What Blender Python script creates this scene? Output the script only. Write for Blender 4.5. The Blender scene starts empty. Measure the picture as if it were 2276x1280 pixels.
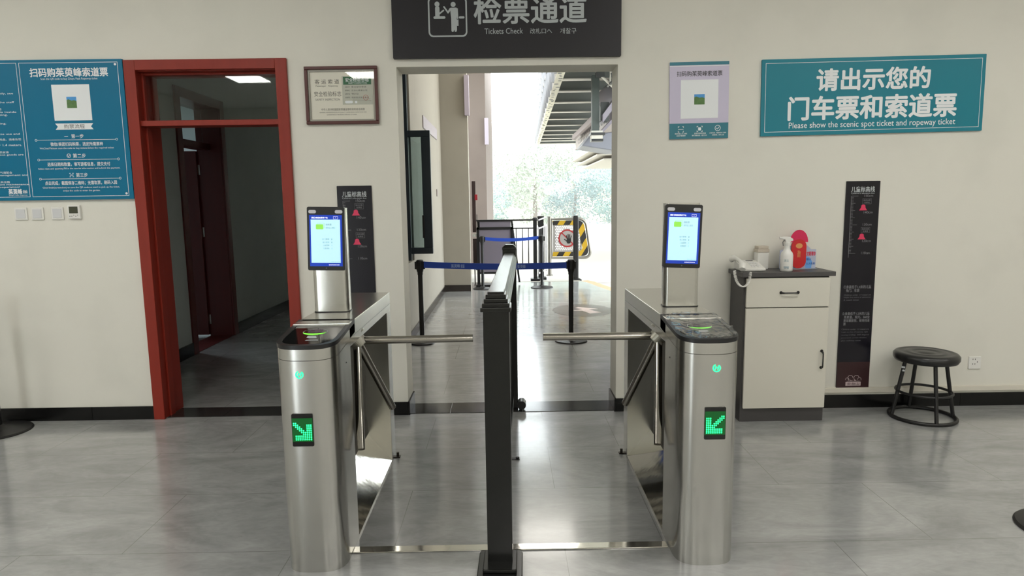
import bpy, bmesh, math, random
from mathutils import Vector, Matrix
random.seed(7)
SC = bpy.context.scene
COL = SC.collection
PI = math.pi

# ---------------------------------------------------------------- camera
CAM_F, PITCH, YAW, ROLL, CAM_H, CAM_D = 1451.8, 0.13095, 0.00734, -0.01427, 1.517, 4.583
fw = Vector((math.sin(YAW)*math.cos(PITCH), math.cos(YAW)*math.cos(PITCH), -math.sin(PITCH)))
rt = Vector((math.cos(YAW), -math.sin(YAW), 0)); up = rt.cross(fw)
r2 = math.cos(ROLL)*rt + math.sin(ROLL)*up
u2 = -math.sin(ROLL)*rt + math.cos(ROLL)*up
camd = bpy.data.cameras.new('camera'); cam = bpy.data.objects.new('camera', camd); COL.objects.link(cam)
camd.sensor_width = 36.0; camd.lens = CAM_F/2276*36; camd.clip_start = 0.05; camd.clip_end = 400
M = Matrix((r2, u2, -fw)).transposed().to_4x4(); M.translation = Vector((0, -CAM_D, CAM_H))
cam.matrix_world = M
SC.camera = cam

# ---------------------------------------------------------------- sky, exposure
w = bpy.data.worlds.new('sky'); SC.world = w; w.use_nodes = True
bg = w.node_tree.nodes['Background']; bg.inputs[0].default_value = (0.90, 0.97, 1.0, 1); bg.inputs[1].default_value = 7.5
SC.view_settings.view_transform = 'Standard'; SC.view_settings.look = 'None'
SC.view_settings.exposure = 0.0; SC.view_settings.gamma = 1.0; SC.view_settings.use_curve_mapping = False
LAMP_ROOM = 28.0
LAMP_SIDE = 20.0
SC.cycles.max_bounces = 8; SC.cycles.diffuse_bounces = 4; SC.cycles.glossy_bounces = 5
SC.cycles.transparent_max_bounces = 16; SC.cycles.sample_clamp_indirect = 4.0
SC.cycles.volume_bounces = 4; SC.cycles.caustics_reflective = False; SC.cycles.caustics_refractive = False
SC.cycles.use_denoising = True

# ---------------------------------------------------------------- materials
MATS = {}
def s2l(c):
    return tuple((v/255/12.92 if v/255 <= .04045 else ((v/255+.055)/1.055)**2.4) for v in c)
def mat(name, rgb=(200, 200, 200), rough=.5, metal=0, emit=0, emit_rgb=None, spec=.5, noise=0, nscale=6, coat=0, lin=None, stretch=(1, 1, 1), bump=0, bscale=20, aniso=0, bstretch=None):
    if name in MATS: return MATS[name]
    m = bpy.data.materials.new(name); m.use_nodes = True; nt = m.node_tree; b = nt.nodes['Principled BSDF']
    c = lin if lin else s2l(rgb)
    b.inputs['Base Color'].default_value = (*c, 1); b.inputs['Roughness'].default_value = rough; b.inputs['Metallic'].default_value = metal
    b.inputs['Specular IOR Level'].default_value = spec; b.inputs['Coat Weight'].default_value = coat; b.inputs['Coat Roughness'].default_value = .08
    if aniso: b.inputs['Anisotropic'].default_value = aniso
    if emit:
        b.inputs['Emission Color'].default_value = (*(s2l(emit_rgb) if emit_rgb else c), 1); b.inputs['Emission Strength'].default_value = emit
    if noise or bump:
        tc = nt.nodes.new('ShaderNodeTexCoord'); mp = nt.nodes.new('ShaderNodeMapping'); mp.inputs['Scale'].default_value = stretch
        nt.links.new(tc.outputs['Object'], mp.inputs[0])
    if noise:
        n = nt.nodes.new('ShaderNodeTexNoise'); n.inputs['Scale'].default_value = nscale; n.inputs['Detail'].default_value = 6
        nt.links.new(mp.outputs[0], n.inputs['Vector'])
        mx = nt.nodes.new('ShaderNodeMix'); mx.data_type = 'RGBA'
        mx.inputs[6].default_value = (*[v*(1-noise) for v in c], 1); mx.inputs[7].default_value = (*[min(1, v*(1+noise)) for v in c], 1)
        nt.links.new(n.outputs[0], mx.inputs[0]); nt.links.new(mx.outputs[2], b.inputs['Base Color'])
    if bump:
        n2 = nt.nodes.new('ShaderNodeTexNoise'); n2.inputs['Scale'].default_value = bscale; n2.inputs['Detail'].default_value = 3
        if bstretch:
            mq = nt.nodes.new('ShaderNodeMapping'); mq.inputs['Scale'].default_value = bstretch; nt.links.new(tc.outputs['Object'], mq.inputs[0]); nt.links.new(mq.outputs[0], n2.inputs['Vector'])
        else: nt.links.new(mp.outputs[0], n2.inputs['Vector'])
        bp = nt.nodes.new('ShaderNodeBump'); bp.inputs['Strength'].default_value = bump; bp.inputs['Distance'].default_value = .02
        nt.links.new(n2.outputs[0], bp.inputs['Height']); nt.links.new(bp.outputs[0], b.inputs['Normal'])
    MATS[name] = m
    return m
def glass_mat(name, tint=(1, 1, 1), rough=.02, ior=1.45, extra=0.0):
    """thin pane: transparent straight through, mirror by angle"""
    m = bpy.data.materials.new(name); m.use_nodes = True; nt = m.node_tree; nt.nodes.clear()
    o = nt.nodes.new('ShaderNodeOutputMaterial'); t = nt.nodes.new('ShaderNodeBsdfTransparent'); g = nt.nodes.new('ShaderNodeBsdfGlossy')
    f = nt.nodes.new('ShaderNodeLayerWeight'); pw = nt.nodes.new('ShaderNodeMath'); pw.operation = 'POWER'; pw.inputs[1].default_value = 5; mx = nt.nodes.new('ShaderNodeMixShader'); a = nt.nodes.new('ShaderNodeMath'); a.operation = 'MULTIPLY_ADD'
    t.inputs[0].default_value = (*tint, 1); g.inputs['Roughness'].default_value = rough; f.inputs[0].default_value = .5; a.inputs[1].default_value = .93; a.inputs[2].default_value = .045+extra
    nt.links.new(f.outputs['Facing'], pw.inputs[0]); nt.links.new(pw.outputs[0], a.inputs[0]); a.use_clamp = True; nt.links.new(a.outputs[0], mx.inputs[0]); nt.links.new(t.outputs[0], mx.inputs[1]); nt.links.new(g.outputs[0], mx.inputs[2])
    nt.links.new(mx.outputs[0], o.inputs[0]); MATS[name] = m
    return m
def floor_mat():
    m = bpy.data.materials.new('grey_stone_tile'); m.use_nodes = True; nt = m.node_tree; b = nt.nodes['Principled BSDF']; N = nt.nodes.new; L = nt.links.new
    tc = N('ShaderNodeTexCoord'); mp = N('ShaderNodeMapping'); mp.inputs['Location'].default_value = (0.52, .09, 0)
    L(tc.outputs['Object'], mp.inputs[0])
    br = N('ShaderNodeTexBrick'); br.inputs['Scale'].default_value = 1; br.offset = .37; br.squash = 1
    br.inputs['Brick Width'].default_value = 1.2; br.inputs['Row Height'].default_value = .59; br.inputs['Mortar Size'].default_value = .0016; br.inputs['Mortar Smooth'].default_value = 0
    br.inputs['Color1'].default_value = (.45, .45, .45, 1); br.inputs['Color2'].default_value = (.55, .55, .55, 1); br.inputs['Mortar'].default_value = (0, 0, 0, 1)
    L(mp.outputs[0], br.inputs[0])
    n = N('ShaderNodeTexNoise'); n.inputs['Scale'].default_value = 1.6; n.inputs['Detail'].default_value = 8; n.inputs['Roughness'].default_value = .62; n.inputs['Distortion'].default_value = 1.2
    mp2 = N('ShaderNodeMapping'); mp2.inputs['Scale'].default_value = (.8, 1.9, 1); mp2.inputs['Rotation'].default_value = (0, 0, .45)
    L(tc.outputs['Object'], mp2.inputs[0]); L(mp2.outputs[0], n.inputs['Vector'])
    cr = N('ShaderNodeValToRGB'); cr.color_ramp.elements[0].position = .33; cr.color_ramp.elements[1].position = .68
    cr.color_ramp.elements[0].color = (*s2l((150, 151, 151)), 1); cr.color_ramp.elements[1].color = (*s2l((184, 185, 184)), 1)
    L(n.outputs[0], cr.inputs[0])
    n3 = N('ShaderNodeTexNoise'); n3.inputs['Scale'].default_value = 9; n3.inputs['Detail'].default_value = 8; n3.inputs['Distortion'].default_value = 2.5
    L(mp2.outputs[0], n3.inputs['Vector'])
    mul = N('ShaderNodeMix'); mul.data_type = 'RGBA'; mul.blend_type = 'MULTIPLY'; mul.inputs[0].default_value = .30
    L(cr.outputs[0], mul.inputs[6]); L(n3.outputs[0], mul.inputs[7])
    mo = N('ShaderNodeMix'); mo.data_type = 'RGBA'; mo.inputs[7].default_value = (*s2l((122, 122, 120)), 1)
    L(br.outputs['Fac'], mo.inputs[0]); L(mul.outputs[2], mo.inputs[6]); L(mo.outputs[2], b.inputs['Base Color'])
    mr = N('ShaderNodeMapRange'); mr.inputs[3].default_value = .13; mr.inputs[4].default_value = .24
    L(n3.outputs[0], mr.inputs[0]); L(mr.outputs[0], b.inputs['Roughness'])
    bp = N('ShaderNodeBump'); bp.inputs['Strength'].default_value = .05; bp.inputs['Distance'].default_value = .002
    L(n3.outputs[0], bp.inputs['Height']); L(bp.outputs[0], b.inputs['Normal'])
    b.inputs['Specular IOR Level'].default_value = .65; b.inputs['Coat Weight'].default_value = .5; b.inputs['Coat Roughness'].default_value = .10; b.inputs['Coat IOR'].default_value = 1.5
    return m
def wall_mat(name, rgb, smudge=True):
    m = bpy.data.materials.new(name); m.use_nodes = True; nt = m.node_tree; b = nt.nodes['Principled BSDF']; N = nt.nodes.new; L = nt.links.new
    tc = N('ShaderNodeTexCoord'); n = N('ShaderNodeTexNoise'); n.inputs['Scale'].default_value = 2.3; n.inputs['Detail'].default_value = 5
    L(tc.outputs['Object'], n.inputs['Vector'])
    cr = N('ShaderNodeValToRGB'); c = s2l(rgb)
    cr.color_ramp.elements[0].position = .3; cr.color_ramp.elements[1].position = .5
    cr.color_ramp.elements[0].color = (*[v*.95 for v in c], 1); cr.color_ramp.elements[1].color = (*c, 1)
    L(n.outputs[0], cr.inputs[0]); L(cr.outputs[0], b.inputs['Base Color']); b.inputs['Roughness'].default_value = .75
    n2 = N('ShaderNodeTexNoise'); n2.inputs['Scale'].default_value = 60; bp = N('ShaderNodeBump'); bp.inputs['Strength'].default_value = .04
    L(tc.outputs['Object'], n2.inputs['Vector']); L(n2.outputs[0], bp.inputs['Height']); L(bp.outputs[0], b.inputs['Normal'])
    return m
M_FLOOR = floor_mat()
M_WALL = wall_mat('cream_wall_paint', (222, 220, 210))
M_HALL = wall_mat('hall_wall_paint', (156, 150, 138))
M_CORR = wall_mat('corridor_wall_paint', (205, 208, 202))
M_CEIL = mat('ceiling_white', (225, 224, 218), .8)
M_BASE = mat('black_marble', (14, 14, 14), .25, spec=.3, noise=.5, nscale=5)
M_THR = mat('dark_marble_threshold', (44, 43, 42), .14, noise=.6, nscale=7)
M_RED = mat('red_brown_wood', (134, 42, 29), .42, spec=.3, noise=.18, nscale=3, stretch=(6, 6, .6))
M_RED2 = mat('dark_red_wood', (92, 26, 22), .4, noise=.2, nscale=3, stretch=(6, 6, .6))
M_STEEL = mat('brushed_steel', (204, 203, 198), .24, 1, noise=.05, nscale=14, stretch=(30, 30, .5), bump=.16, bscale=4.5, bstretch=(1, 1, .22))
M_STEEL_D = mat('brushed_steel_panel', (66, 62, 56), .38, 1, noise=.06, nscale=14, stretch=(20, 20, .5))  # recess panel's dark reflection put into the base colour of the steel
M_POLISH = mat('polished_steel', (205, 203, 196), .08, 1, bump=.05, bscale=5)
M_ARM = mat('arm_steel', (172, 168, 160), .2, 1)
M_RUB = mat('black_rubber', (28, 28, 30), .35)
M_BLKGL = mat('black_glass', (6, 6, 7), .06, spec=.6)
M_BLK = mat('black_plastic', (16, 16, 17), .35)
M_FENCE = mat('dark_green_grey_paint', (15, 16, 14), .22, spec=.5)
M_POST = mat('black_powder_coat', (17, 16, 17), .42)
M_WHITE = mat('white_print', (232, 236, 238), .5)
M_GREYPR = mat('grey_print', (178, 184, 186), .5)
M_DIMPR = mat('dim_print', (120, 120, 124), .5)
M_DKPR = mat('dark_print', (52, 52, 56), .5)
M_TEAL = mat('teal_sign_face', (26, 124, 142), .38, spec=.3)
M_BLUE = mat('blue_sign_face', (0, 108, 143), .4, spec=.25)
M_SIGN = mat('charcoal_sign_face', (40, 39, 43), .42, spec=.3)
M_CHART = mat('black_chart_face', (18, 16, 26), .24, spec=.35)
M_MAROON = mat('maroon_print', (46, 14, 20), .3)
M_PINK = mat('pink_print', (215, 48, 90), .4)
M_IVORY = mat('ivory_board', (214, 211, 199), .45)
M_DKGREY = mat('dark_grey_wood', (68, 66, 66), .5, noise=.12, nscale=6, stretch=(1, 6, 6))
M_PLAST = mat('white_plastic', (226, 225, 220), .35)
M_BEIGE = mat('beige_plastic', (190, 180, 165), .5)
M_BELT = mat('blue_belt', (28, 70, 175), .5)
M_GLOW = mat('green_led', (30, 240, 130), .5, emit=2.3, emit_rgb=(40, 250, 140))
M_LEDBG = mat('led_panel', (0, 26, 12), .2, emit=.22, emit_rgb=(0, 170, 60))
M_LAMP = mat('room_lamp', (255, 250, 240), .5, emit=LAMP_ROOM, emit_rgb=(255, 252, 246))
M_LAMP2 = mat('side_lamp', (235, 248, 255), .5, emit=LAMP_SIDE, emit_rgb=(235, 248, 255))
M_GLASS = glass_mat('clear_glass', (.93, .96, .95))
M_TGLASS = glass_mat('teal_glass', (.70, .79, .79), extra=.10)
M_FILM = glass_mat('plastic_film', (.90, .90, .90), rough=.14, extra=.13)

# ---------------------------------------------------------------- mesh builder
FONT_OBJ = {}
class MB:
    def __init__(s): s.v = []; s.f = []
    def add(s, vs, fs):
        k = len(s.v); s.v += [tuple(p) for p in vs]; s.f += [tuple(i+k for i in f) for f in fs]; return s
    def box(s, x0, x1, y0, y1, z0, z1):
        x0, x1 = sorted((x0, x1)); y0, y1 = sorted((y0, y1)); z0, z1 = sorted((z0, z1))
        v = [(x, y, z) for z in (z0, z1) for y in (y0, y1) for x in (x0, x1)]
        return s.add(v, [(0, 2, 3, 1), (4, 5, 7, 6), (0, 1, 5, 4), (2, 6, 7, 3), (0, 4, 6, 2), (1, 3, 7, 5)])
    def prism(s, poly, axis, a, b):
        """poly: 2D points; axis x:(y,z) y:(x,z) z:(x,y), extruded from a to b"""
        n = len(poly)
        def P(p, t): return {'x': (t, p[0], p[1]), 'y': (p[0], t, p[1]), 'z': (p[0], p[1], t)}[axis]
        v = [P(p, a) for p in poly]+[P(p, b) for p in poly]
        return s.add(v, [tuple(range(n))[::-1], tuple(range(n, 2*n))]+[(i, (i+1) % n, n+(i+1) % n, n+i) for i in range(n)])
    def flat(s, poly, axis, a):
        def P(p, t): return {'x': (t, p[0], p[1]), 'y': (p[0], t, p[1]), 'z': (p[0], p[1], t)}[axis]
        return s.add([P(p, a) for p in poly], [tuple(range(len(poly)))])
    def cyl(s, p0, p1, r0, r1=None, seg=24):
        p0 = Vector(p0); p1 = Vector(p1); r1 = r0 if r1 is None else r1
        d = (p1-p0).normalized(); a = d.orthogonal().normalized(); b = d.cross(a)
        v = []
        for p, r in ((p0, r0), (p1, r1)):
            for i in range(seg):
                t = 2*PI*i/seg; v.append(p+r*(math.cos(t)*a+math.sin(t)*b))
        return s.add(v, [tuple(range(seg))[::-1], tuple(range(seg, 2*seg))]+[(i, (i+1) % seg, seg+(i+1) % seg, seg+i) for i in range(seg)])
    def tube(s, pts, r, seg=10, closed=False, twist=None):
        pts = [Vector(p) for p in pts]; n = len(pts); v = []; f = []
        prev = None
        for i, p in enumerate(pts):
            if closed: d = pts[(i+1) % n]-pts[i-1]
            else: d = pts[min(i+1, n-1)]-pts[max(i-1, 0)]
            d.normalize()
            if prev is None: a = d.orthogonal().normalized()
            else: a = (prev-d*prev.dot(d)).normalized()
            prev = a; b = d.cross(a)
            rr = r[i] if isinstance(r, (list, tuple)) else r
            for k in range(seg):
                t = 2*PI*k/seg; v.append(p+rr*(math.cos(t)*a+math.sin(t)*b))
        m = n if closed else n-1
        for i in range(m):
            for k in range(seg):
                j = (i+1) % n; f.append((i*seg+k, i*seg+(k+1) % seg, j*seg+(k+1) % seg, j*seg+k))
        if not closed: f += [tuple(range(seg))[::-1], tuple(range((n-1)*seg, n*seg))]
        return s.add(v, f)
    def ring(s, c, R, r, axis='z', seg=40, sub=10, sx=1, sy=1):
        pts = []
        for i in range(seg):
            t = 2*PI*i/seg; a, b = R*math.cos(t)*sx, R*math.sin(t)*sy
            pts.append({'z': (c[0]+a, c[1]+b, c[2]), 'y': (c[0]+a, c[1], c[2]+b), 'x': (c[0], c[1]+a, c[2]+b)}[axis])
        return s.tube(pts, r, sub, True)
    def lathe(s, c, prof, seg=40):
        """prof: (radius, z) from bottom to top"""
        v = []; f = []; n = len(prof)
        for r, z in prof:
            for k in range(seg):
                t = 2*PI*k/seg; v.append((c[0]+r*math.cos(t), c[1]+r*math.sin(t), c[2]+z))
        for i in range(n-1):
            for k in range(seg): f.append((i*seg+k, i*seg+(k+1) % seg, (i+1)*seg+(k+1) % seg, (i+1)*seg+k))
        f += [tuple(range(seg))[::-1], tuple(range((n-1)*seg, n*seg))]
        return s.add(v, f)
    def band(s, x0, x1, z0, z1, t, y):
        """flat rectangular outline of thickness t facing -y"""
        for q in ((x0, x1, z1-t, z1), (x0, x1, z0, z0+t), (x0, x0+t, z0+t, z1-t), (x1-t, x1, z0+t, z1-t)):
            s.rect(*q, y)
        return s
    def rect(s, x0, x1, z0, z1, y):
        return s.flat([(x0, z0), (x1, z0), (x1, z1), (x0, z1)], 'y', y)
    def disc(s, cx, cz, r, y, seg=24, r_in=None, a0=0, a1=2*PI, sx=1):
        if r_in is None: return s.flat([(cx+sx*r*math.cos(2*PI*i/seg), cz+r*math.sin(2*PI*i/seg)) for i in range(seg)], 'y', y)
        v = []; f = []
        for i in range(seg+1):
            t = a0+(a1-a0)*i/seg
            for q in (r_in, r): v.append((cx+sx*q*math.cos(t), y, cz+q*math.sin(t)))
        for i in range(seg): f.append((2*i, 2*i+1, 2*i+3, 2*i+2))
        return s.add(v, f)
    def text(s, body, x0, x1, z0, z1, y, bold=0.0, fixed_height=False, shear=0):
        c = bpy.data.curves.new('writing', 'FONT'); c.body = body; c.resolution_u = 3; c.shear = shear
        o = bpy.data.objects.new('writing', c); COL.objects.link(o); bpy.context.view_layer.update()
        dg = bpy.context.evaluated_depsgraph_get(); m = bpy.data.meshes.new_from_object(o.evaluated_get(dg))
        V = [v.co.copy() for v in m.vertices]; F = [tuple(p.vertices) for p in m.polygons]
        bpy.data.objects.remove(o); bpy.data.curves.remove(c); bpy.data.meshes.remove(m)
        if not V: return s
        ax, bx = min(v.x for v in V), max(v.x for v in V); az, bz = min(v.y for v in V), max(v.y for v in V)
        d = bold*.8*(z1-z0)
        kx = (x1-x0-2*d)/(bx-ax); kz = (z1-z0-2*d)/max(bz-az, 1e-6)
        sh = [(0, 0)] if not bold else [(-1, 0), (1, 0), (0, -1), (0, 1)] if bold < .015 else [(-1, 0), (1, 0), (0, -1), (0, 1), (-.7, -.7), (.7, .7), (.7, -.7), (-.7, .7)]
        for i, (a, c2) in enumerate(sh): s.add([(x0+d+a*d+(v.x-ax)*kx, y-i*.00002, z0+d+c2*d+(v.y-az)*kz) for v in V], F)
        return s
def origin(parent):
    o = Vector((0, 0, 0))
    while parent is not None: o += Vector(parent.location); parent = parent.parent
    return o
def obj(name, mb, m, parent=None, smooth=False, bevel=0, seg=2, angle=35):
    off = origin(parent)
    me = bpy.data.meshes.new(name); me.from_pydata([tuple(Vector(p)-off) for p in mb.v], [], mb.f); me.update()
    bm = bmesh.new(); bm.from_mesh(me); bmesh.ops.recalc_face_normals(bm, faces=bm.faces); bm.to_mesh(me); bm.free()
    me.materials.append(m)
    o = bpy.data.objects.new(name, me); COL.objects.link(o); o.parent = parent
    if smooth:
        me.shade_smooth()
        try: me.set_sharp_from_angle(angle=math.radians(angle))
        except Exception: pass
    if bevel:
        b = o.modifiers.new('soft_edge', 'BEVEL'); b.width = bevel; b.segments = seg; b.limit_method = 'ANGLE'; b.angle_limit = math.radians(50); b.harden_normals = False
    return o
def flatobj(name, mb, m, parent=None):
    """printed marks: keep the faces as they are, looking towards -y"""
    off = origin(parent)
    me = bpy.data.meshes.new(name); me.from_pydata([tuple(Vector(p)-off) for p in mb.v], [], mb.f); me.update(); me.materials.append(m)
    o = bpy.data.objects.new(name, me); COL.objects.link(o); o.parent = parent
    return o
def tag(o, label=None, cat=None, group=None, kind=None):
    if label: o['label'] = label
    if cat: o['category'] = cat
    if group: o['group'] = group
    if kind: o['kind'] = kind
    return o
def thing(name, label, cat, loc, group=None):
    o = bpy.data.objects.new(name, None); COL.objects.link(o); o.location = loc; o.empty_display_size = .1
    return tag(o, label, cat, group)
def struct(name, mb, m, **k): return tag(obj(name, mb, m, **k), kind='structure')
def rounded(x0, x1, z0, z1, r, n=6):
    p = []
    for cx, cz, a in ((x1-r, z0+r, -PI/2), (x1-r, z1-r, 0), (x0+r, z1-r, PI/2), (x0+r, z0+r, PI)):
        for i in range(n+1):
            t = a+PI/2*i/n; p.append((cx+r*math.cos(t), cz+r*math.sin(t)))
    return p

# ================================================================ THE SETTING
# front wall (y 0 .. 0.25) with passage and doorway
XL, XR, H = -6.0, 6.6, 3.5
b = MB()
b.box(XL, -2.52, 0, .25, 0, H); b.box(-2.52, -1.50, 0, .25, 2.46, H); b.box(-1.50, -.728, 0, .25, 0, H)
b.box(-.728, .774, 0, .25, 2.432, H); b.box(.774, XR, 0, .25, 0, H)
struct('wall_front', b, M_WALL)
b = MB(); xs = [XL, -5.4, -4.2, XR]
for i in range(0, 3, 2): b.box(xs[i], xs[i+1], -9.2, -9.0, 0, H)
b.box(-5.4, -4.2, -9.2, -9.0, 2.2, H)  # unseen opening below this lintel, added to let daylight reach steel and floor
struct('wall_back', b, M_WALL)
struct('wall_left', MB().box(XL-.2, XL, -9.2, 0, 0, H), M_WALL)
struct('wall_right', MB().box(XR, XR+.2, -9.2, 0, 0, H), M_WALL)
struct('ceiling', MB().box(XL-.2, XR+.2, -9.2, 0, H, H+.1), M_CEIL)
# floor: room, passage hall with curved outer edge, corridor, side room
b = MB()
b.box(XL-.2, XR+.2, -9.2, .01, -.05, 0)
b.prism([(-1.08, .01), (3.6, .01), (3.6, 4.2), (2.45, 4.75), (1.98, 5.5), (1.76, 6.35), (1.63, 6.95), (1.5, 7.6), (1.40, 7.86), (-1.08, 7.86)], 'z', -.05, 0)
b.box(-7.5, -1.08, .01, 9, -.05, 0)
struct('floor', b, M_FLOOR)
# hall beyond the passage
b = MB(); b.box(-1.30, -1.08, .25, 1.35, 0, 4.7); b.box(-1.30, -1.08, 1.35, 3.05, 0, .86); b.box(-1.30, -1.08, 3.05, 6.6, 0, 4.7); b.box(-1.30, -1.08, 1.35, 3.05, 4.29, 4.7)
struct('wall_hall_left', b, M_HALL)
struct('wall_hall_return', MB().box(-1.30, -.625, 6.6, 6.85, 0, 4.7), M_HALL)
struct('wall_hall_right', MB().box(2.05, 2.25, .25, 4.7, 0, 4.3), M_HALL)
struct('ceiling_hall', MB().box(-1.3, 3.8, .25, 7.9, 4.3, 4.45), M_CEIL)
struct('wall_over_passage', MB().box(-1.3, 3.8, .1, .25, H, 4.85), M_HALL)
# baseboards: black marble slabs with joints
def baseboard(name, segs, h=.096):
    mb = MB()
    for (x0, x1) in segs: mb.box(x0+.0015, x1-.0015, -.012, 0, 0, h)
    return struct(name, mb, M_BASE)
baseboard('baseboard_left', [(XL, -4.2), (-4.2, -3.0), (-3.0, -2.555)])
baseboard('baseboard_centre', [(-1.462, -.728)])
baseboard('baseboard_right', [(.774, 1.2), (1.2, 1.56), (2.17, 3.28), (3.28, 4.4), (4.4, 5.5), (5.5, XR)])
b = MB(); b.box(-.728, -.716, -.012, .25, 0, .10); b.box(.762, .774, -.012, .25, 0, .10)
struct('baseboard_passage', b, M_BASE)
b = MB(); b.box(-1.08, -1.065, .25, 6.6, 0, .10); b.box(-1.08, -.625, 6.585, 6.6, 0, .11)
struct('baseboard_hall', b, mat('brown_black_marble', (40, 34, 31), .2, noise=.4, nscale=6))
struct('trim_1', MB().box(2.17, XR, -.016, 0, .112, .15), mat('painted_cable_trunking', (214, 209, 196), .5), bevel=.003)
# thresholds
b = MB()
for x0, x1 in ((-.716, -.43), (-.43, .1), (.1, .762)): b.box(x0+.001, x1-.001, .015, .25, 0, .004)
struct('trim_2', b, M_THR)
b = MB()
for x0, x1 in ((-2.48, -2.08), (-2.08, -1.54)): b.box(x0+.001, x1-.001, .02, .235, 0, .004)
struct('trim_3', b, M_THR)
# polished cable cover strip between the gates
tag(obj('cable_cover_strip', MB().box(-.695, -.085, -1.892, -1.842, 0, .006).box(.0, .69, -1.892, -1.842, 0, .006), M_POLISH, bevel=.002),
    'polished steel cable cover strip lying across the lane floor between the two turnstiles', 'cable cover')

# doorway with transom in the front wall
d1 = thing('door_1', None, None, (-2.0, 0, 0)); tag(d1, kind='structure')
b = MB()
b.box(-2.555, -2.478, -.022, .0, 0, 2.497); b.box(-1.540, -1.463, -.022, 0, 0, 2.497); b.box(-2.478, -1.540, -.022, 0, 2.43, 2.497)
b.box(-2.52, -2.485, 0, .27, 0, 2.46); b.box(-1.535, -1.50, 0, .27, 0, 2.46); b.box(-2.485, -1.535, 0, .27, 2.425, 2.46)
b.box(-2.485, -2.470, .06, .12, 0, 2.425); b.box(-1.55, -1.535, .06, .12, 0, 2.425); b.box(-2.47, -1.55, .06, .12, 2.41, 2.425)
obj('door_frame', b, M_RED, d1, bevel=.003)
obj('transom_bar', MB().box(-2.485, -1.535, 0, .13, 2.064, 2.101), M_RED, d1, bevel=.003)
obj('transom_glass', MB().box(-2.47, -1.55, .088, .094, 2.10, 2.412), M_GLASS, d1)

# ---------------- corridor behind the doorway
b = MB(); b.box(-3.50, -3.24, .25, 2.10, 0, 3.2); b.box(-3.50, -3.24, 3.06, 6.1, 0, 3.2); b.box(-3.50, -3.24, 2.10, 3.06, 2.64, 3.2)
b.box(-3.50, -3.24, 6.1, 7.0, 0, 2.45); b.box(-3.50, -3.24, 6.1, 7.0, 2.95, 3.2); b.box(-3.50, -3.24, 7.0, 9.0, 0, 3.2)
struct('wall_corridor_left', b, M_CORR)
struct('wall_corridor_end', MB().box(-3.5, -2.9, 9.0, 9.2, 0, 3.2).box(-1.8, -1.3, 9.0, 9.2, 0, 3.2).box(-2.9, -1.8, 9.0, 9.2, 0, .9).box(-2.9, -1.8, 9.0, 9.2, 2.4, 3.2), M_CORR)  # out-of-view opening added so that sky light brightens the corridor
struct('wall_corridor_right', MB().box(-1.42, -1.30, .25, 9.0, 0, 3.2), M_CORR)
struct('ceiling_corridor', MB().box(-3.5, -1.3, .25, 9.2, 3.2, 3.3), M_CORR)
struct('baseboard_corridor', MB().box(-3.24, -3.225, .25, 2.03, 0, .13).box(-3.24, -3.225, 3.13, 9.0, 0, .13), M_BASE)
b = MB(); b.box(-7.5, -3.5, .25, .35, 0, 3.2); b.box(-7.6, -7.5, .25, 6.0, 0, 3.2); b.box(-7.5, -3.5, 6.0, 6.1, 0, 3.2)
struct('wall_side_room', b, mat('side_room_wall', (205, 212, 212), .7))
struct('ceiling_side_room', MB().box(-7.6, -3.5, .25, 6.1, 3.2, 3.3), M_CEIL)
t = thing('ceiling_light', 'flat white ceiling light of the side room behind the corridor door', 'light', (-5.3, 3.4, 3.19))
obj('diffuser', MB().box(-5.9, -4.7, 3.1, 3.7, 3.165, 3.17), M_LAMP2, t); obj('frame', MB().box(-5.93, -4.67, 3.07, 3.73, 3.171, 3.199), M_PLAST, t)
# inner doorway: casing, transom, opened leaf with its three hinges
d2 = thing('door_2', None, None, (-3.24, 2.6, 0)); tag(d2, kind='structure')
b = MB()
for x0, x1 in ((-3.24, -3.222), (-3.518, -3.50)):
    b.box(x0, x1, 2.02, 2.125, 0, 2.70); b.box(x0, x1, 3.035, 3.14, 0, 2.70); b.box(x0, x1, 2.125, 3.035, 2.60, 2.70)
b.box(-3.50, -3.24, 2.10, 2.13, 0, 2.64); b.box(-3.50, -3.24, 3.03, 3.06, 0, 2.64); b.box(-3.50, -3.24, 2.13, 3.03, 2.60, 2.64); b.box(-3.50, -3.24, 2.13, 3.03, 0, .006)
obj('door_frame', b, M_RED2, d2, bevel=.003)
obj('transom_bar', MB().box(-3.50, -3.36, 2.13, 3.03, 2.15, 2.22), M_RED2, d2)
obj('transom_glass', MB().box(-3.44, -3.435, 2.13, 3.03, 2.22, 2.60), M_GLASS, d2)
leaf = obj('door_leaf', MB().box(-4.36, -3.51, 2.99, 3.03, .02, 2.14), M_RED2, d2, bevel=.003)
for z in (1.93, 1.22, .20):
    b = MB(); b.box(-3.535, -3.50, 3.018, 3.026, z-.055, z-.038).box(-3.535, -3.50, 3.018, 3.026, z+.038, z+.055).box(-3.508, -3.49, 3.018, 3.029, z-.055, z+.055)
    obj('hinge', b, mat('pale_metal', (190, 185, 178), .3, .6), d2)
d3 = thing('window_1', None, None, (-3.24, 6.5, 2.45)); tag(d3, kind='structure')
obj('window_frame', MB().box(-3.26, -3.23, 6.08, 6.14, 2.43, 2.97).box(-3.26, -3.23, 6.96, 7.02, 2.43, 2.97).box(-3.26, -3.23, 6.14, 6.96, 2.93, 2.97).box(-3.26, -3.23, 6.14, 6.96, 2.43, 2.47), M_BLK, d3)
obj('window_pane', MB().box(-3.40, -3.395, 6.1, 7.0, 2.45, 2.95), M_GLASS, d3)

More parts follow.
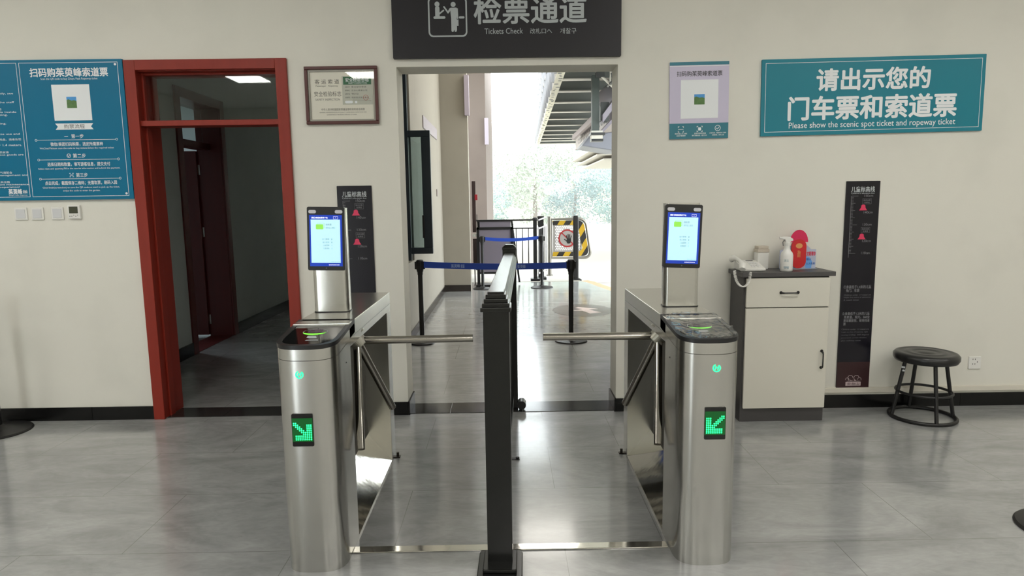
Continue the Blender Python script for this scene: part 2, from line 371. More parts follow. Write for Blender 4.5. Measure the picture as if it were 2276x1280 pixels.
# ================================================================ WALL SIGNS
def board(name, label, cat, x0, x1, z0, z1, m, t=.012, tilt=0, group=None, r=.004):
    root = thing(name, label, cat, ((x0+x1)/2, 0, (z0+z1)/2), group)
    obj('panel', MB().prism(rounded(x0, x1, z0, z1, r, 3), 'y', -t, -.0005), m, root)
    root['_t'] = math.radians(tilt)
    return root
def finish(root):
    root.rotation_euler = (0, -root['_t'], 0); del root['_t']

# dark sign over the passage
root = board('overhead_sign', 'wide charcoal sign above the passage reading 检票通道 with a ticket check pictogram', 'sign', -.742, .790, 2.481, 3.13, M_SIGN, t=.03)
Y = -.0315
b = MB(); b.text('检票通道', -.196, .558, 2.694, 2.877, Y, .026)
b.text('Tickets Check', -.126, .131, 2.632, 2.668, Y); b.text('改札口へ', .179, .325, 2.630, 2.665, Y); b.text('개찰구', .379, .489, 2.628, 2.664, Y)
flatobj('lettering', b, M_GREYPR, root)
b = MB()
n_out = rounded(-.499, -.240, 2.616, 2.872, .032, 6); n_in = rounded(-.489, -.250, 2.626, 2.862, .024, 6)
k = len(n_out); b.add([(p[0], Y, p[1]) for p in n_out+n_in], [(i, (i+1) % k, k+(i+1) % k, k+i) for i in range(k)])
def cap(b, x0, z0, x1, z1, r, y):
    """round-ended flat stroke"""
    a = math.atan2(z1-z0, x1-x0); p = []
    for i in range(9): t = a+PI/2+PI*i/8; p.append((x0+r*math.cos(t), z0+r*math.sin(t)))
    for i in range(9): t = a-PI/2+PI*i/8; p.append((x1+r*math.cos(t), z1+r*math.sin(t)))
    b.flat(p, 'y', y)
b.disc(-.438, 2.826, .0165, Y); cap(b, -.437, 2.800, -.437, 2.765, .0145, Y); cap(b, -.425, 2.764, -.396, 2.786, .005, Y-.0002); cap(b, -.456, 2.741, -.392, 2.741, .008, Y-.0004); b.rect(-.4515, -.4225, 2.741, 2.78, Y-.0003)
b.disc(-.331, 2.823, .0165, Y); b.flat([(-.352, 2.797), (-.345, 2.803), (-.310, 2.803), (-.304, 2.797), (-.309, 2.735), (-.309, 2.66), (-.346, 2.66), (-.346, 2.735)], 'y', Y)
cap(b, -.338, 2.72, -.338, 2.656, .0078, Y-.0003); cap(b, -.318, 2.72, -.318, 2.656, .0078, Y-.0004)
cap(b, -.350, 2.796, -.366, 2.772, .006, Y-.0002); cap(b, -.366, 2.772, -.392, 2.808, .005, Y-.0005); cap(b, -.305, 2.795, -.303, 2.735, .0045, Y-.0005)
b.rect(-.309, -.298, 2.686, 2.727, Y); cap(b, -.288, 2.740, -.264, 2.740, .007, Y)
flatobj('pictogram', b, M_GREYPR, root); finish(root)

# left blue information board
root = board('information_board', 'large blue instruction board hanging beside the red doorway', 'sign', -4.60, -2.560, 1.575, 2.505, M_BLUE, t=.02)
Y = -.0212
b = MB(); b.band(-3.250, -2.590, 1.597, 2.486, .003, Y); b.band(-4.57, -3.266, 1.597, 2.486, .003, Y)
b.text('扫码购茱萸峰索道票', -3.183, -2.659, 2.392, 2.452, Y, .03)
b.text('Scan the QR code to buy Zhuyu Peak Ropeway ticket', -3.113, -2.732, 2.370, 2.387, Y)
for lab, x0, x1, z0, z1, hv in (('第一步', -2.946, -2.863, 1.988, 2.016, .01), ('微信/美团扫码购票，选定所需票种', -3.092, -2.737, 1.936, 1.963, .012), ('WeChat/Meituan scan the code to buy tickets.Select the required ticket', -3.168, -2.666, 1.914, 1.929, 0),
        ('第二步', -2.948, -2.861, 1.857, 1.886, .01), ('选择日期和数量，填写游客信息，提交支付', -3.127, -2.700, 1.802, 1.829, .012), ('Select date and quantity.Fill in the tourist information and submit the payment.', -3.192, -2.635, 1.778, 1.793, 0),
        ('第三步', -2.940, -2.861, 1.727, 1.756, .01), ('点击完成，截图保存二维码；无需取票，刷码入园', -3.156, -2.666, 1.674, 1.703, .012), ('Click finish(screenshot) to save the QR code,no need to pick up the ticket,', -3.175, -2.650, 1.650, 1.665, 0), ('swipe the code to enter the garden.', -3.038, -2.785, 1.628, 1.643, 0)):
    b.text(lab, x0, x1, z0, z1, Y, hv)
for z, xa, xb in ((1.978, -3.195, -2.633), (1.846, -3.191, -2.633), (1.717, -3.193, -2.633)):
    b.rect(xa+.016, xb-.016, z-.0013, z+.0013, Y); b.disc(xa+.008, z, .008, Y, 16, .0055); b.disc(xb-.008, z, .008, Y, 16, .0055)
b.rect(-2.993, -2.968, 2.000, 2.0035, Y); b.disc(-2.976, 1.872, .014, Y, 20, .011); cap(b, -2.984, 1.873, -2.977, 1.866, .0015, Y); cap(b, -2.977, 1.866, -2.966, 1.880, .0015, Y)
for q in ((-2.985, -2.975, 1.752, 1.755), (-2.965, -2.955, 1.752, 1.755), (-2.985, -2.975, 1.729, 1.732), (-2.965, -2.955, 1.729, 1.732), (-2.982, -2.958, 1.740, 1.744)): b.rect(*q, Y)
b.disc(-2.607, 2.470, .008, Y-.0002, 12); b.disc(-2.607, 1.613, .008, Y-.0002, 12)
for i, (z, s, x1) in enumerate(((2.306, '请勿携带大件行李', -3.37), (2.287, 'aged over seventy must be with family, see', -3.277), (2.229, 'enter the platform before the staff', -3.277), (2.185, '乘坐索道须知', -3.368), (2.165, 'of the project, it is inside', -3.269), (2.146, 'waiting.', -3.33),
        (2.090, 'the door before sitting.', -3.345), (2.020, 'and not swing, and stabilize use and', -3.262), (1.985, '严禁携带易燃易爆危险品，违者处罚', -3.258), (1.948, 'inflammables under 1.4 meters.', -3.256), (1.900, '请听从工作人员安排', -3.35), (1.882, 'and other dangerous goods are', -3.252),
        (1.764, '遇特殊天气请配合', -3.342), (1.745, 'of the traffic, management and', -3.236), (1.700, '请爱护公共设施', -3.365), (1.682, 'if in equipment maintenance,', -3.232), (1.665, 'the shipping and cooperation!', -3.30))):
    n = len(s); wd = n*(.0125 if ord(s[0]) < 200 else .021)
    b.text(s, x1-wd-.03, x1-.03, z-.007, z+.008, Y, .01)
b.text('茱萸峰', -3.412, -3.318, 1.617, 1.654, Y, .03); b.text('云台山', -3.314, -3.284, 1.622, 1.646, Y, .03); b.text('Zhuyu Peak Ropeway', -3.412, -3.284, 1.605, 1.615, Y)
flatobj('lettering', b, M_WHITE, root)
b = MB(); b.rect(-3.047, -2.793, 2.106, 2.342, Y); b.flat([(-3.046, 2.046), (-2.790, 2.046), (-2.806, 2.066), (-2.790, 2.087), (-3.046, 2.087), (-3.030, 2.066)], 'y', Y)
flatobj('white_fields', b, M_WHITE, root)
def landscape(root, x0, x1, z0, z1, y):
    h = z1-z0
    flatobj('picture_sky', MB().rect(x0, x1, z0+h*.55, z1, y), mat('picture_blue', (70, 150, 215), .5), root)
    pts = [(x0, z0), (x1, z0), (x1, z0+h*.62), (x0+(x1-x0)*.75, z0+h*.70), (x0+(x1-x0)*.5, z0+h*.66), (x0+(x1-x0)*.2, z0+h*.78), (x0, z0+h*.70)]
    flatobj('picture_mountain', MB().flat(pts, 'y', y-.0003), mat('picture_green', (84, 120, 66), .6, noise=.4, nscale=40), root)
landscape(root, -2.953, -2.887, 2.188, 2.262, Y-.0006)
b = MB(); b.text('购票流程', -2.988, -2.848, 2.053, 2.081, Y-.0005); flatobj('ribbon_lettering', b, M_DKPR, root); finish(root)

# small QR poster (the code itself is left off)
root = board('ticket_poster', 'small lilac and teal poster hanging between the passage and the wide teal sign', 'poster', 1.126, 1.530, 1.930, 2.440, mat('lilac_paper', (196, 190, 212), .3), t=.012, tilt=.7)
Y = -.0128
b = MB(); b.rect(1.126, 1.530, 1.930, 2.034, Y); b.rect(1.126, 1.530, 2.418, 2.440, Y); flatobj('teal_bands', b, mat('poster_teal', (20, 112, 130), .3), root)
b = MB(); b.rect(1.202, 1.458, 2.066, 2.322, Y); b.rect(1.126, 1.530, 2.411, 2.415, Y)
for cx, cz in ((1.204, 1.995), (1.333, 1.995)):
    for sx in (-1, 1):
        for sz in (-1, 1):
            b.rect(*sorted((cx+sx*.020, cx+sx*.010)), *sorted((cz+sz*.020, cz+sz*.0165)), Y-.0003); b.rect(*sorted((cx+sx*.020, cx+sx*.0165)), *sorted((cz+sz*.0163, cz+sz*.010)), Y-.0003)
b.rect(1.186, 1.222, 1.993, 1.996, Y-.0003); b.rect(1.323, 1.343, 1.985, 2.005, Y-.0003)
b.disc(1.457, 1.998, .020, Y-.0003, 28, .0165); cap(b, 1.448, 1.998, 1.455, 1.991, .0018, Y-.0004); cap(b, 1.455, 1.991, 1.466, 2.005, .0018, Y-.0004)
for s, x0, x1, z in (('微信扫描上方二维码', 1.163, 1.247, 1.961), ('选择所需票种', 1.174, 1.236, 1.947), ('选择日期和数量', 1.296, 1.376, 1.961), ('填写游客信息，提交支付', 1.280, 1.384, 1.947), ('点击完成，截图保存二维码', 1.400, 1.516, 1.962), ('无需取票，刷码入园', 1.418, 1.500, 1.948)):
    b.text(s, x0, x1, z-.0005, z+.0095, Y-.0003, .01)
flatobj('white_print', b, M_WHITE, root)
b = MB(); b.text('扫码购茱萸峰索道票', 1.174, 1.484, 2.345, 2.380, Y, .014); flatobj('lettering', b, M_DKPR, root)
landscape(root, 1.294, 1.365, 2.158, 2.226, Y-.0006); finish(root)

# wide teal sign
root = board('wall_sign', 'wide teal wall sign reading 请出示您的门车票和索道票 above the stool and cabinet', 'sign', 1.752, 3.278, 1.949, 2.457, M_TEAL, t=.015, tilt=.72)
Y = -.0162
b = MB(); b.band(1.777, 3.253, 1.974, 2.432, .003, Y)
b.text('请出示您的', 2.124, 2.904, 2.239, 2.389, Y, .036); b.text('门车票和索道票', 1.934, 3.094, 2.047, 2.209, Y, .036)
b.text('Please show the scenic spot ticket and ropeway ticket', 1.944, 3.090, 1.984, 2.036, Y, .004)
flatobj('lettering', b, M_WHITE, root); finish(root)

# framed certificate
root = thing('framed_certificate', 'small brown framed safety certificate behind glass left of the passage', 'certificate', (-1.10, 0, 2.25))
x0, x1, z0, z1 = -1.348, -.855, 2.058, 2.440; tf = .022
b = MB()
b.box(x0, x1, -.024, 0, z1-tf, z1).box(x0, x1, -.024, 0, z0, z0+tf).box(x0, x0+tf, -.024, 0, z0+tf, z1-tf).box(x1-tf, x1, -.024, 0, z0+tf, z1-tf)
obj('frame', b, mat('mahogany', (78, 34, 30), .3), root, bevel=.004)
b = MB(); t2 = .012; a0, a1, c0, c1 = x0+tf, x1-tf, z0+tf, z1-tf
b.box(a0, a1, -.012, -.004, c1-t2, c1).box(a0, a1, -.012, -.004, c0, c0+t2).box(a0, a0+t2, -.012, -.004, c0+t2, c1-t2).box(a1-t2, a1, -.012, -.004, c0+t2, c1-t2)
obj('inner_border', b, mat('grey_slip', (150, 148, 138), .3, .3), root)
obj('plate', MB().box(a0, a1, -.005, -.001, c0, c1), mat('champagne_plate', (226, 223, 208), .35), root)
Y = -.0056
b = MB()
for s, q in (('客 运 索 道', (-1.282, -1.117, 2.325, 2.358)), ('Passenger   Ropeway', (-1.277, -1.125, 2.306, 2.319)), ('安全检验标志', (-1.290, -1.106, 2.245, 2.278)), ('SAFETY INSPECTION', (-1.283, -1.117, 2.217, 2.231)),
        ('中华人民共和国国家质量监督检验检疫总局制', (-1.246, -.952, 2.150, 2.166)), ('GENERAL ADMINISTRATION OF QUALITY SUPERVISION, INSPECTION AND', (-1.259, -.940, 2.134, 2.142)), ('QUARANTINE OF THE PEOPLE\u2019S REPUBLIC OF CHINA', (-1.211, -1.008, 2.119, 2.127))):
    b.text(s, *q, Y, .005)
flatobj('lettering', b, mat('certificate_ink', (92, 90, 80), .5), root)
flatobj('paper_card', MB().rect(-1.099, -.893, 2.188, 2.377, Y-.0003), mat('grey_card', (190, 192, 178), .5), root)
b = MB(); b.rect(-1.090, -.901, 2.320, 2.372, Y-.0006); flatobj('green_banner', b, mat('banner_green', (34, 98, 62), .5), root)
b = MB(); b.text('安全检验合格', -1.075, -.916, 2.338, 2.364, Y-.0010, .01); b.text('SAFETY INSPECTION', -1.055, -.93, 2.325, 2.334, Y-.001)
b.flat(rounded(-1.083, -1.03, 2.197, 2.214, .008), 'y', Y-.0007); b.rect(-1.015, -1.0, 2.197, 2.212, Y-.0007); flatobj('white_print', b, M_WHITE, root)
b = MB()
for i, (s, s2) in enumerate((('设备名称：', '客运架空索道'), ('使用单位：', '云台山索道公司'), ('设备代码：', '9010'), ('检验机构：', '国家客运架空索道'))):
    z = 2.300-i*.023; b.text(s, -1.080, -1.045, z, z+.010, Y-.0007); b.text(s2, -1.036, (-.935, -.93, -.99, -.92)[i], z, z+.010, Y-.0007)
b.rect(-1.03, -.91, 2.224, 2.2255, Y-.0007); b.rect(-1.03, -.905, 2.212, 2.2135, Y-.0007); flatobj('small_print', b, M_DKPR, root)
b = MB(); b.disc(-.941, 2.234, .018, Y-.0009, 28, .0155); b.disc(-.941, 2.234, .004, Y-.0009, 5); flatobj('red_stamp', b, mat('stamp_red', (176, 96, 84), .5), root)
flatobj('glass', MB().rect(a0, a1, c0, c1, -.0175), glass_mat('picture_glass', (.99, .99, .99)), root)

# height charts
def height_chart(label, x0, x1, z0, z1, zt, lower, first=None):
    """zt: height of the 150 cm line on this board"""
    root = board('height_chart', label, 'height chart', x0, x1, z0, z1, M_CHART, t=.008, group='height charts on the wall')
    Y = -.0086; W = x1-x0
    b = MB(); b.text('儿童标高线', x0+.034, x1-.036, zt+.026, zt+.066, Y, .02); b.text('Children\u2019s elevation line', x0+.036, x1-.038, zt+.014, zt+.024, Y)
    flatobj('heading', b, M_GREYPR, root)
    b = MB()
    xr = x0+.037; b.rect(xr, xr+.0025, zt-.43, zt, Y)
    for i in range(41):
        z = zt-.01*i; L = .05 if i % 20 == 0 else (.032 if i % 5 == 0 else .018)
        b.rect(xr+.0025, xr+L, z-.001, z+.001, Y)
    for c, dx in ((0, .128), (20, .128), (40, .128)):
        b.text('%dcm' % (150-c), x0+dx, x0+dx+.062, zt-.01*c-.007, zt-.01*c+.010, Y)
    b.text('140cm', x0+.130, x0+.192, zt-.122, zt-.105, Y); b.text('120cm', x0+.130, x0+.192, zt-.322, zt-.305, Y)
    for dz, s in ((-.062, '购买全票\n免票线'), (-.262, '购买优惠\n免票线')):
        xx = x0+.118; b.band(xx, xx+.062, zt+dz+.006, zt+dz+.044, .0012, Y); a, c2 = s.split('\n')
        b.text(a, xx+.007, xx+.055, zt+dz+.026, zt+dz+.038, Y); b.text(c2, xx+.012, xx+.050, zt+dz+.011, zt+dz+.022, Y)
    flatobj('scale', b, M_DIMPR, root)
    b = MB()
    for dz in (-.100, -.302):
        cx = x0+.125; z = zt+dz
        b.flat([(cx-.028, z), (cx+.028, z), (cx+.016, z+.018), (cx+.014, z+.034), (cx+.006, z+.040), (cx-.006, z+.040), (cx-.014, z+.034), (cx-.016, z+.018)], 'y', Y)
    flatobj('pink_markers', b, M_PINK, root)
    if lower:
        b = MB()
        for s, q in (('①身高低于1.4米的儿童', (2.387, 2.583, .873, .897)), ('免门、车票', (2.405, 2.500, .848, .870)), ('②身高低于1.2米的儿童', (2.387, 2.583, .682, .704)),
                ('免索道、观光、360全', (2.400, 2.585, .657, .678)), ('景球幕影院、玻璃栈道', (2.398, 2.585, .632, .653)), ('票', (2.398, 2.415, .607, .628))): b.text(s, *q, Y, .005)
        flatobj('rules_chinese', b, mat('mid_print', (138, 138, 142), .5), root)
        b = MB()
        for i, s in enumerate(('Children under 1.4 meters in', 'height free entry of admission', '& coach ticket')): b.text(s, 2.392, (2.584, 2.584, 2.50)[i], .822-.018*i, .833-.018*i, Y)
        for i, s in enumerate(('Children under 1.2 meters in', 'height are free of ropeway, sight', 'seeing trolley, 360 degree', 'panoramic screen theatre', 'glass walkway ticket')): b.text(s, 2.388, (2.584, 2.578, 2.586, 2.570, 2.53)[i], .574-.021*i, .585-.021*i, Y)
        flatobj('rules_english', b, mat('low_print', (98, 98, 102), .5), root)
        flatobj('maroon_foot', MB().rect(x0, x1, z0, z0+.19, Y+.0003), M_MAROON, root)
        b = MB(); b.rect(2.437, 2.547, .163, .192, Y)
        for sx in (-1, 1):
            c = 2.492; b.disc(c+sx*.022, .222, .020, Y, 20, .017, PI*.0, PI*1.4); b.disc(c+sx*.044, .210, .014, Y, 16, .0115, -.6, PI*1.1); b.disc(c+sx*.014, .208, .009, Y, 16, .0065, PI, 2*PI*.95)
        b.rect(2.445, 2.539, .197, .1995, Y)
        flatobj('emblem', b, mat('emblem_print', (188, 170, 172), .5), root)
        b = MB(); b.text('云台山', 2.448, 2.536, .167, .188, Y-.0004, .02); flatobj('emblem_name', b, M_MAROON, root)
    finish(root)
height_chart('long black height chart on the wall between the cabinet and the stool', 2.370, 2.606, .150, 1.627, 1.524, True)
height_chart('black height chart half hidden behind the left turnstile terminal', -1.168, -.928, .150, 1.643, 1.539, False)

# ---------------- switches, thermostat, outlet
for i, (x0, x1, lab) in enumerate(((-3.398, -3.312, 'white light switch below the blue board, outermost of three in the row'), (-3.283, -3.199, 'white light switch below the blue board, middle of three in the row'), (-3.146, -3.062, 'white light switch below the blue board, next to the thermostat'))):
    root = thing('light_switch', lab, 'switch', ((x0+x1)/2, 0, 1.482), 'light switches below the blue board')
    obj('plate', MB().box(x0, x1, -.009, 0, 1.440, 1.526), M_PLAST, root, bevel=.003)
    obj('rocker', MB().box(x0+.012, x1-.012, -.0125, -.009, 1.452, 1.514), mat('switch_grey', (205, 206, 208), .4), root, bevel=.002)
root = thing('thermostat', 'square white thermostat with a small dark display below the blue board', 'thermostat', (-2.984, 0, 1.49))
obj('housing', MB().box(-3.027, -2.941, -.018, 0, 1.445, 1.537), M_PLAST, root, bevel=.003)
obj('display', MB().box(-3.014, -2.955, -.0195, -.018, 1.482, 1.528), mat('lcd_olive', (62, 66, 50), .25), root)
for i in range(5): obj('button', MB().cyl((-3.012+i*.0135, -.020, 1.462+(.007 if i in (2, 4) else 0)), (-3.012+i*.0135, -.017, 1.462+(.007 if i in (2, 4) else 0)), .0035, seg=12), mat('button_grey', (150, 150, 146), .5), root)
root = thing('wall_outlet', 'white square power outlet low on the wall beside the stool', 'outlet', (3.37, 0, .32))
obj('plate', MB().box(3.324, 3.412, -.009, 0, .273, .365), M_PLAST, root, bevel=.003)
b = MB()
for p in ((3.352, .345), (3.368, .345), (3.352, .310), (3.368, .310), (3.385, .325)): b.box(p[0]-.002, p[0]+.002, -.0096, -.009, p[1]-.005, p[1]+.005)
obj('socket_holes', b, M_BLK, root)

# ================================================================ TURNSTILES
def turnstile(s, label):
    root = thing('turnstile', label, 'turnstile', (s*.818, -1.40, 0), 'tripod turnstiles of the ticket check')
    XI, XO = .695, .942            # lane side and outer side
    YF, YB, YC = -2.035, -.76, -1.76
    def top(y): return 1.0 if y > -1.66 else 1.0-(-1.66-y)/.39*.042
    def mx(mb):
        mb.v = [(s*p[0], p[1], p[2]) for p in mb.v]
        if s < 0: mb.f = [f[::-1] for f in mb.f]
        return mb
    # rounded front housing
    pl = []; ca, cb = (XO-XI)/2, .115
    for i in range(41):
        t = PI+PI*i/40; c_, s_ = math.cos(t), math.sin(t)
        pl.append(((XI+XO)/2+ca*math.copysign(abs(c_)**(2/2.9), c_), YF+cb-cb*abs(s_)**(2/2.9)))
    pl += [(XO, YC), (XI, YC)]
    n = len(pl); b = MB()
    b.add([(x, y, 0.0) for x, y in pl]+[(x, y, top(y)-.060) for x, y in pl], [tuple(range(n))[::-1], tuple(range(n, 2*n))]+[(i, (i+1) % n, n+(i+1) % n, n+i) for i in range(n)])
    obj('front_housing', mx(b), M_STEEL, root, smooth=True, angle=40)
    # collar with the sloped lid
    b = MB(); pl2 = pl[:-2]+[(XO, -1.66), (XI, -1.66)]; n = len(pl2)
    b.add([(x, y, top(y)-.058) for x, y in pl2]+[(x, y, top(y)-.012) for x, y in pl2], [tuple(range(n))[::-1], tuple(range(n, 2*n))]+[(i, (i+1) % n, n+(i+1) % n, n+i) for i in range(n)])
    obj('lid_collar', mx(b), M_STEEL, root, smooth=True, angle=40)
    # black rubber rim and glass
    b = MB(); cx = (XI+XO)/2
    def off(p, d):
        return (cx+(p[0]-cx)*(1-d/.12), -1.665 if p[1] > -1.67 else YF+.18+(p[1]-YF-.18)*(1-d/.18))
    outer = [off(p, -.002) for p in pl2]; inner = [off(p, .016) for p in pl2]
    b.add([(x, y, top(y)-.013) for x, y in outer]+[(x, y, top(y)+.004) for x, y in outer]+[(x, y, top(y)+.004) for x, y in inner]+[(x, y, top(y)-.013) for x, y in inner],
          [(k*n+i, k*n+(i+1) % n, ((k+1) % 4)*n+(i+1) % n, ((k+1) % 4)*n+i) for k in range(4) for i in range(n)])
    obj('rubber_rim', mx(b), M_RUB, root, smooth=True)
    b = MB(); gl = [off(p, .015) for p in pl2]
    b.add([(x, y, top(y)-.011) for x, y in gl]+[(x, y, top(y)+.001) for x, y in gl], [tuple(range(n))[::-1], tuple(range(n, 2*n))]+[(i, (i+1) % n, n+(i+1) % n, n+i) for i in range(n)])
    gp = obj('reader_glass', mx(b), M_BLKGL, root)
    def onlid(pts):  # local (x offset, y) -> 3D just over the glass
        return [(cx+px, py, top(py)+.0018) for px, py in pts]
    b = MB(); ring = []; k = 28
    for i in range(k): t = 2*PI*i/k; ring.append((.052*math.cos(t), -1.845+.040*math.sin(t)))
    ring2 = [(x*.97, -1.845+(y+1.845)*.96) for x, y in ring]
    b.add(onlid(ring+ring2), [(i, (i+1) % k, k+(i+1) % k, k+i) for i in range(k)]); obj('reader_ring', mx(b), M_GREYPR, gp)
    b = MB(); c1 = [(.05*math.cos(PI+PI*i/14), -1.850+.040*math.sin(PI+PI*i/14)) for i in range(15)]; c2 = [(.05*math.cos(PI+PI*i/14), -1.850+.020*math.sin(PI+PI*i/14)) for i in range(15)]
    b.add(onlid(c1+c2), [(i, i+1, 16+i, 15+i) for i in range(14)]); obj('green_arc', mx(b), mat('reader_green', (120, 220, 60), .4, emit=.9, emit_rgb=(120, 230, 60)), gp)
    b = MB(); b.add(onlid([(-.03, -1.86), (.03, -1.86), (.035, -1.815), (-.025, -1.815)]), [(0, 1, 2, 3)]); obj('card_symbol', mx(b), mat('card_violet', (60, 26, 52), .3), gp)
    b = MB(); b.add(onlid([(.005, -1.835), (.03, -1.84), (.032, -1.82), (.012, -1.818)]), [(0, 1, 2, 3)])
    b.add(onlid([(-.03, -1.935), (.0, -1.935), (.015, -1.925), (.015, -1.905), (-.02, -1.905)]), [(0, 1, 2, 3, 4)]); b.add(onlid([(-.045, -1.965), (.01, -1.965), (.005, -1.955), (-.04, -1.955)]), [(0, 1, 2, 3)]); obj('hand_symbol', mx(b), M_GREYPR, gp)
    # top beam, rear post, inner panel, base
    obj('top_beam', mx(MB().box(XI, XO, -1.76, YB, .895, 1.0)), M_STEEL, root, bevel=.003)
    obj('beam_seam', mx(MB().box(XI-.0006, XI+.001, -1.76, YB, .9330, .9345)), M_BLK, root)
    obj('rear_post', mx(MB().box(XI, XO, -.87, YB, .0, .895)), M_STEEL, root, bevel=.002)
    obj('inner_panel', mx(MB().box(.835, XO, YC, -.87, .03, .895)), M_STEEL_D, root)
    obj('base_plate', mx(MB().prism([(XI+.002, 0), (XO, 0), (XO, .17), (.835, .17), (XI+.002, .012)], 'y', YC, -.87)), M_POLISH, root)
    obj('screw', mx(MB().cyl((XI-.001, -1.84, .845), (XI+.002, -1.84, .845), .004, seg=10)), M_BLK, root)
    obj('foot_bolt', mx(MB().cyl((XI-.02, -.80, 0), (XI-.02, -.80, .03), .008, seg=10).box(XI-.035, XI, -.815, -.785, 0, .006)), M_STEEL_D, root)
    # green logo lamp
    lx = .843-.818+.818; fy = YF-.0015
    lx = .835
    b = MB(); b.disc(lx, .845, .0165, fy, 26, .012, PI*.62, PI*2.28); b.flat([(lx-.009, .838), (lx-.005, .838), (lx-.001, .853), (lx-.005, .853)], 'y', fy); b.flat([(lx+.002, .838), (lx+.006, .838), (lx+.010, .855), (lx+.006, .855)], 'y', fy); b.flat([(lx-.005, .843), (lx+.006, .847), (lx+.006, .850), (lx-.005, .846)], 'y', fy)
    if s < 0: b.v = [(-x, y, z) for x, y, z in b.v]; c = -lx; b.v = [(2*c-x, y, z) for x, y, z in b.v]
    flatobj('logo_lamp', b, M_GLOW, root)
    # LED arrow panel
    ex0, ex1, ez0, ez1 = .791, .877, .548, .684
    led = obj('led_display', mx(MB().prism(rounded(ex0, ex1, ez0, ez1, .005, 3), 'y', YF-.003, YF+.026)), M_BLKGL, root)
    obj('led_field', mx(MB().box(ex0+.002, ex1-.002, YF-.0036, YF-.003, ez0+.020, ez1-.018)), M_LEDBG, led)
    b = MB(); N = 10; pitch = (ex1-ex0-.010)/N
    for i in range(N):
        for j in range(N):
            # arrow towards the lower inner corner: stem on the diagonal, two thick arms
            on = (i <= 2 and j <= 8) or (j <= 2 and i <= 8) or (abs(i-j) <= 1 and i < 10)
            if on: b.disc(ex0+.005+pitch*(i+.5), ez0+.025+pitch*(j+.5), .0031, YF-.0042, 8)
    obj('led_dots', mx(b), M_GLOW, led)
    # tripod hub with three arms
    HB = Vector((XI+.030, -1.50, .868)); ax = Vector((-.7071, 0, -.7071))
    b = MB(); b.cyl(HB-ax*.030, HB-ax*.012, .064, seg=40).cyl(HB-ax*.07, HB-ax*.029, .045, seg=32)
    obj('hub_mount', mx(b), M_STEEL, root, smooth=True)
    hub = obj('hub', mx(MB().cyl(HB-ax*.013, HB+ax*.036, .044, .034, 28)), mat('hub_metal', (172, 170, 158), .4, .7), root, bevel=.003)
    bb = Vector((-.7071, 0, .7071))
    for kx in range(3):
        d = Vector(((-1, 0, .006), (-.20, .55, -.81), (-.12, -.55, -.82))[kx]).normalized()
        obj('arm', mx(MB().cyl(HB+d*.02, HB+d*(.556 if kx == 0 else .525), .0185, seg=24)), M_ARM, root, smooth=True)
    # face terminal on its post
    pc = .852 if s < 0 else .845; pw = .083
    b = MB(); b.prism(rounded(pc-pw, pc+pw, -1.455, -1.375, .022, 5), 'z', 1.0, 1.50); obj('terminal_post', mx(b), M_STEEL, root, smooth=True)
    obj('post_foot', mx(MB().prism(rounded(pc-pw-.003, pc+pw+.003, -1.458, -1.372, .022, 5), 'z', 1.0, 1.004)), M_BLK, root)
    return root, (XI, XO, top, cx)
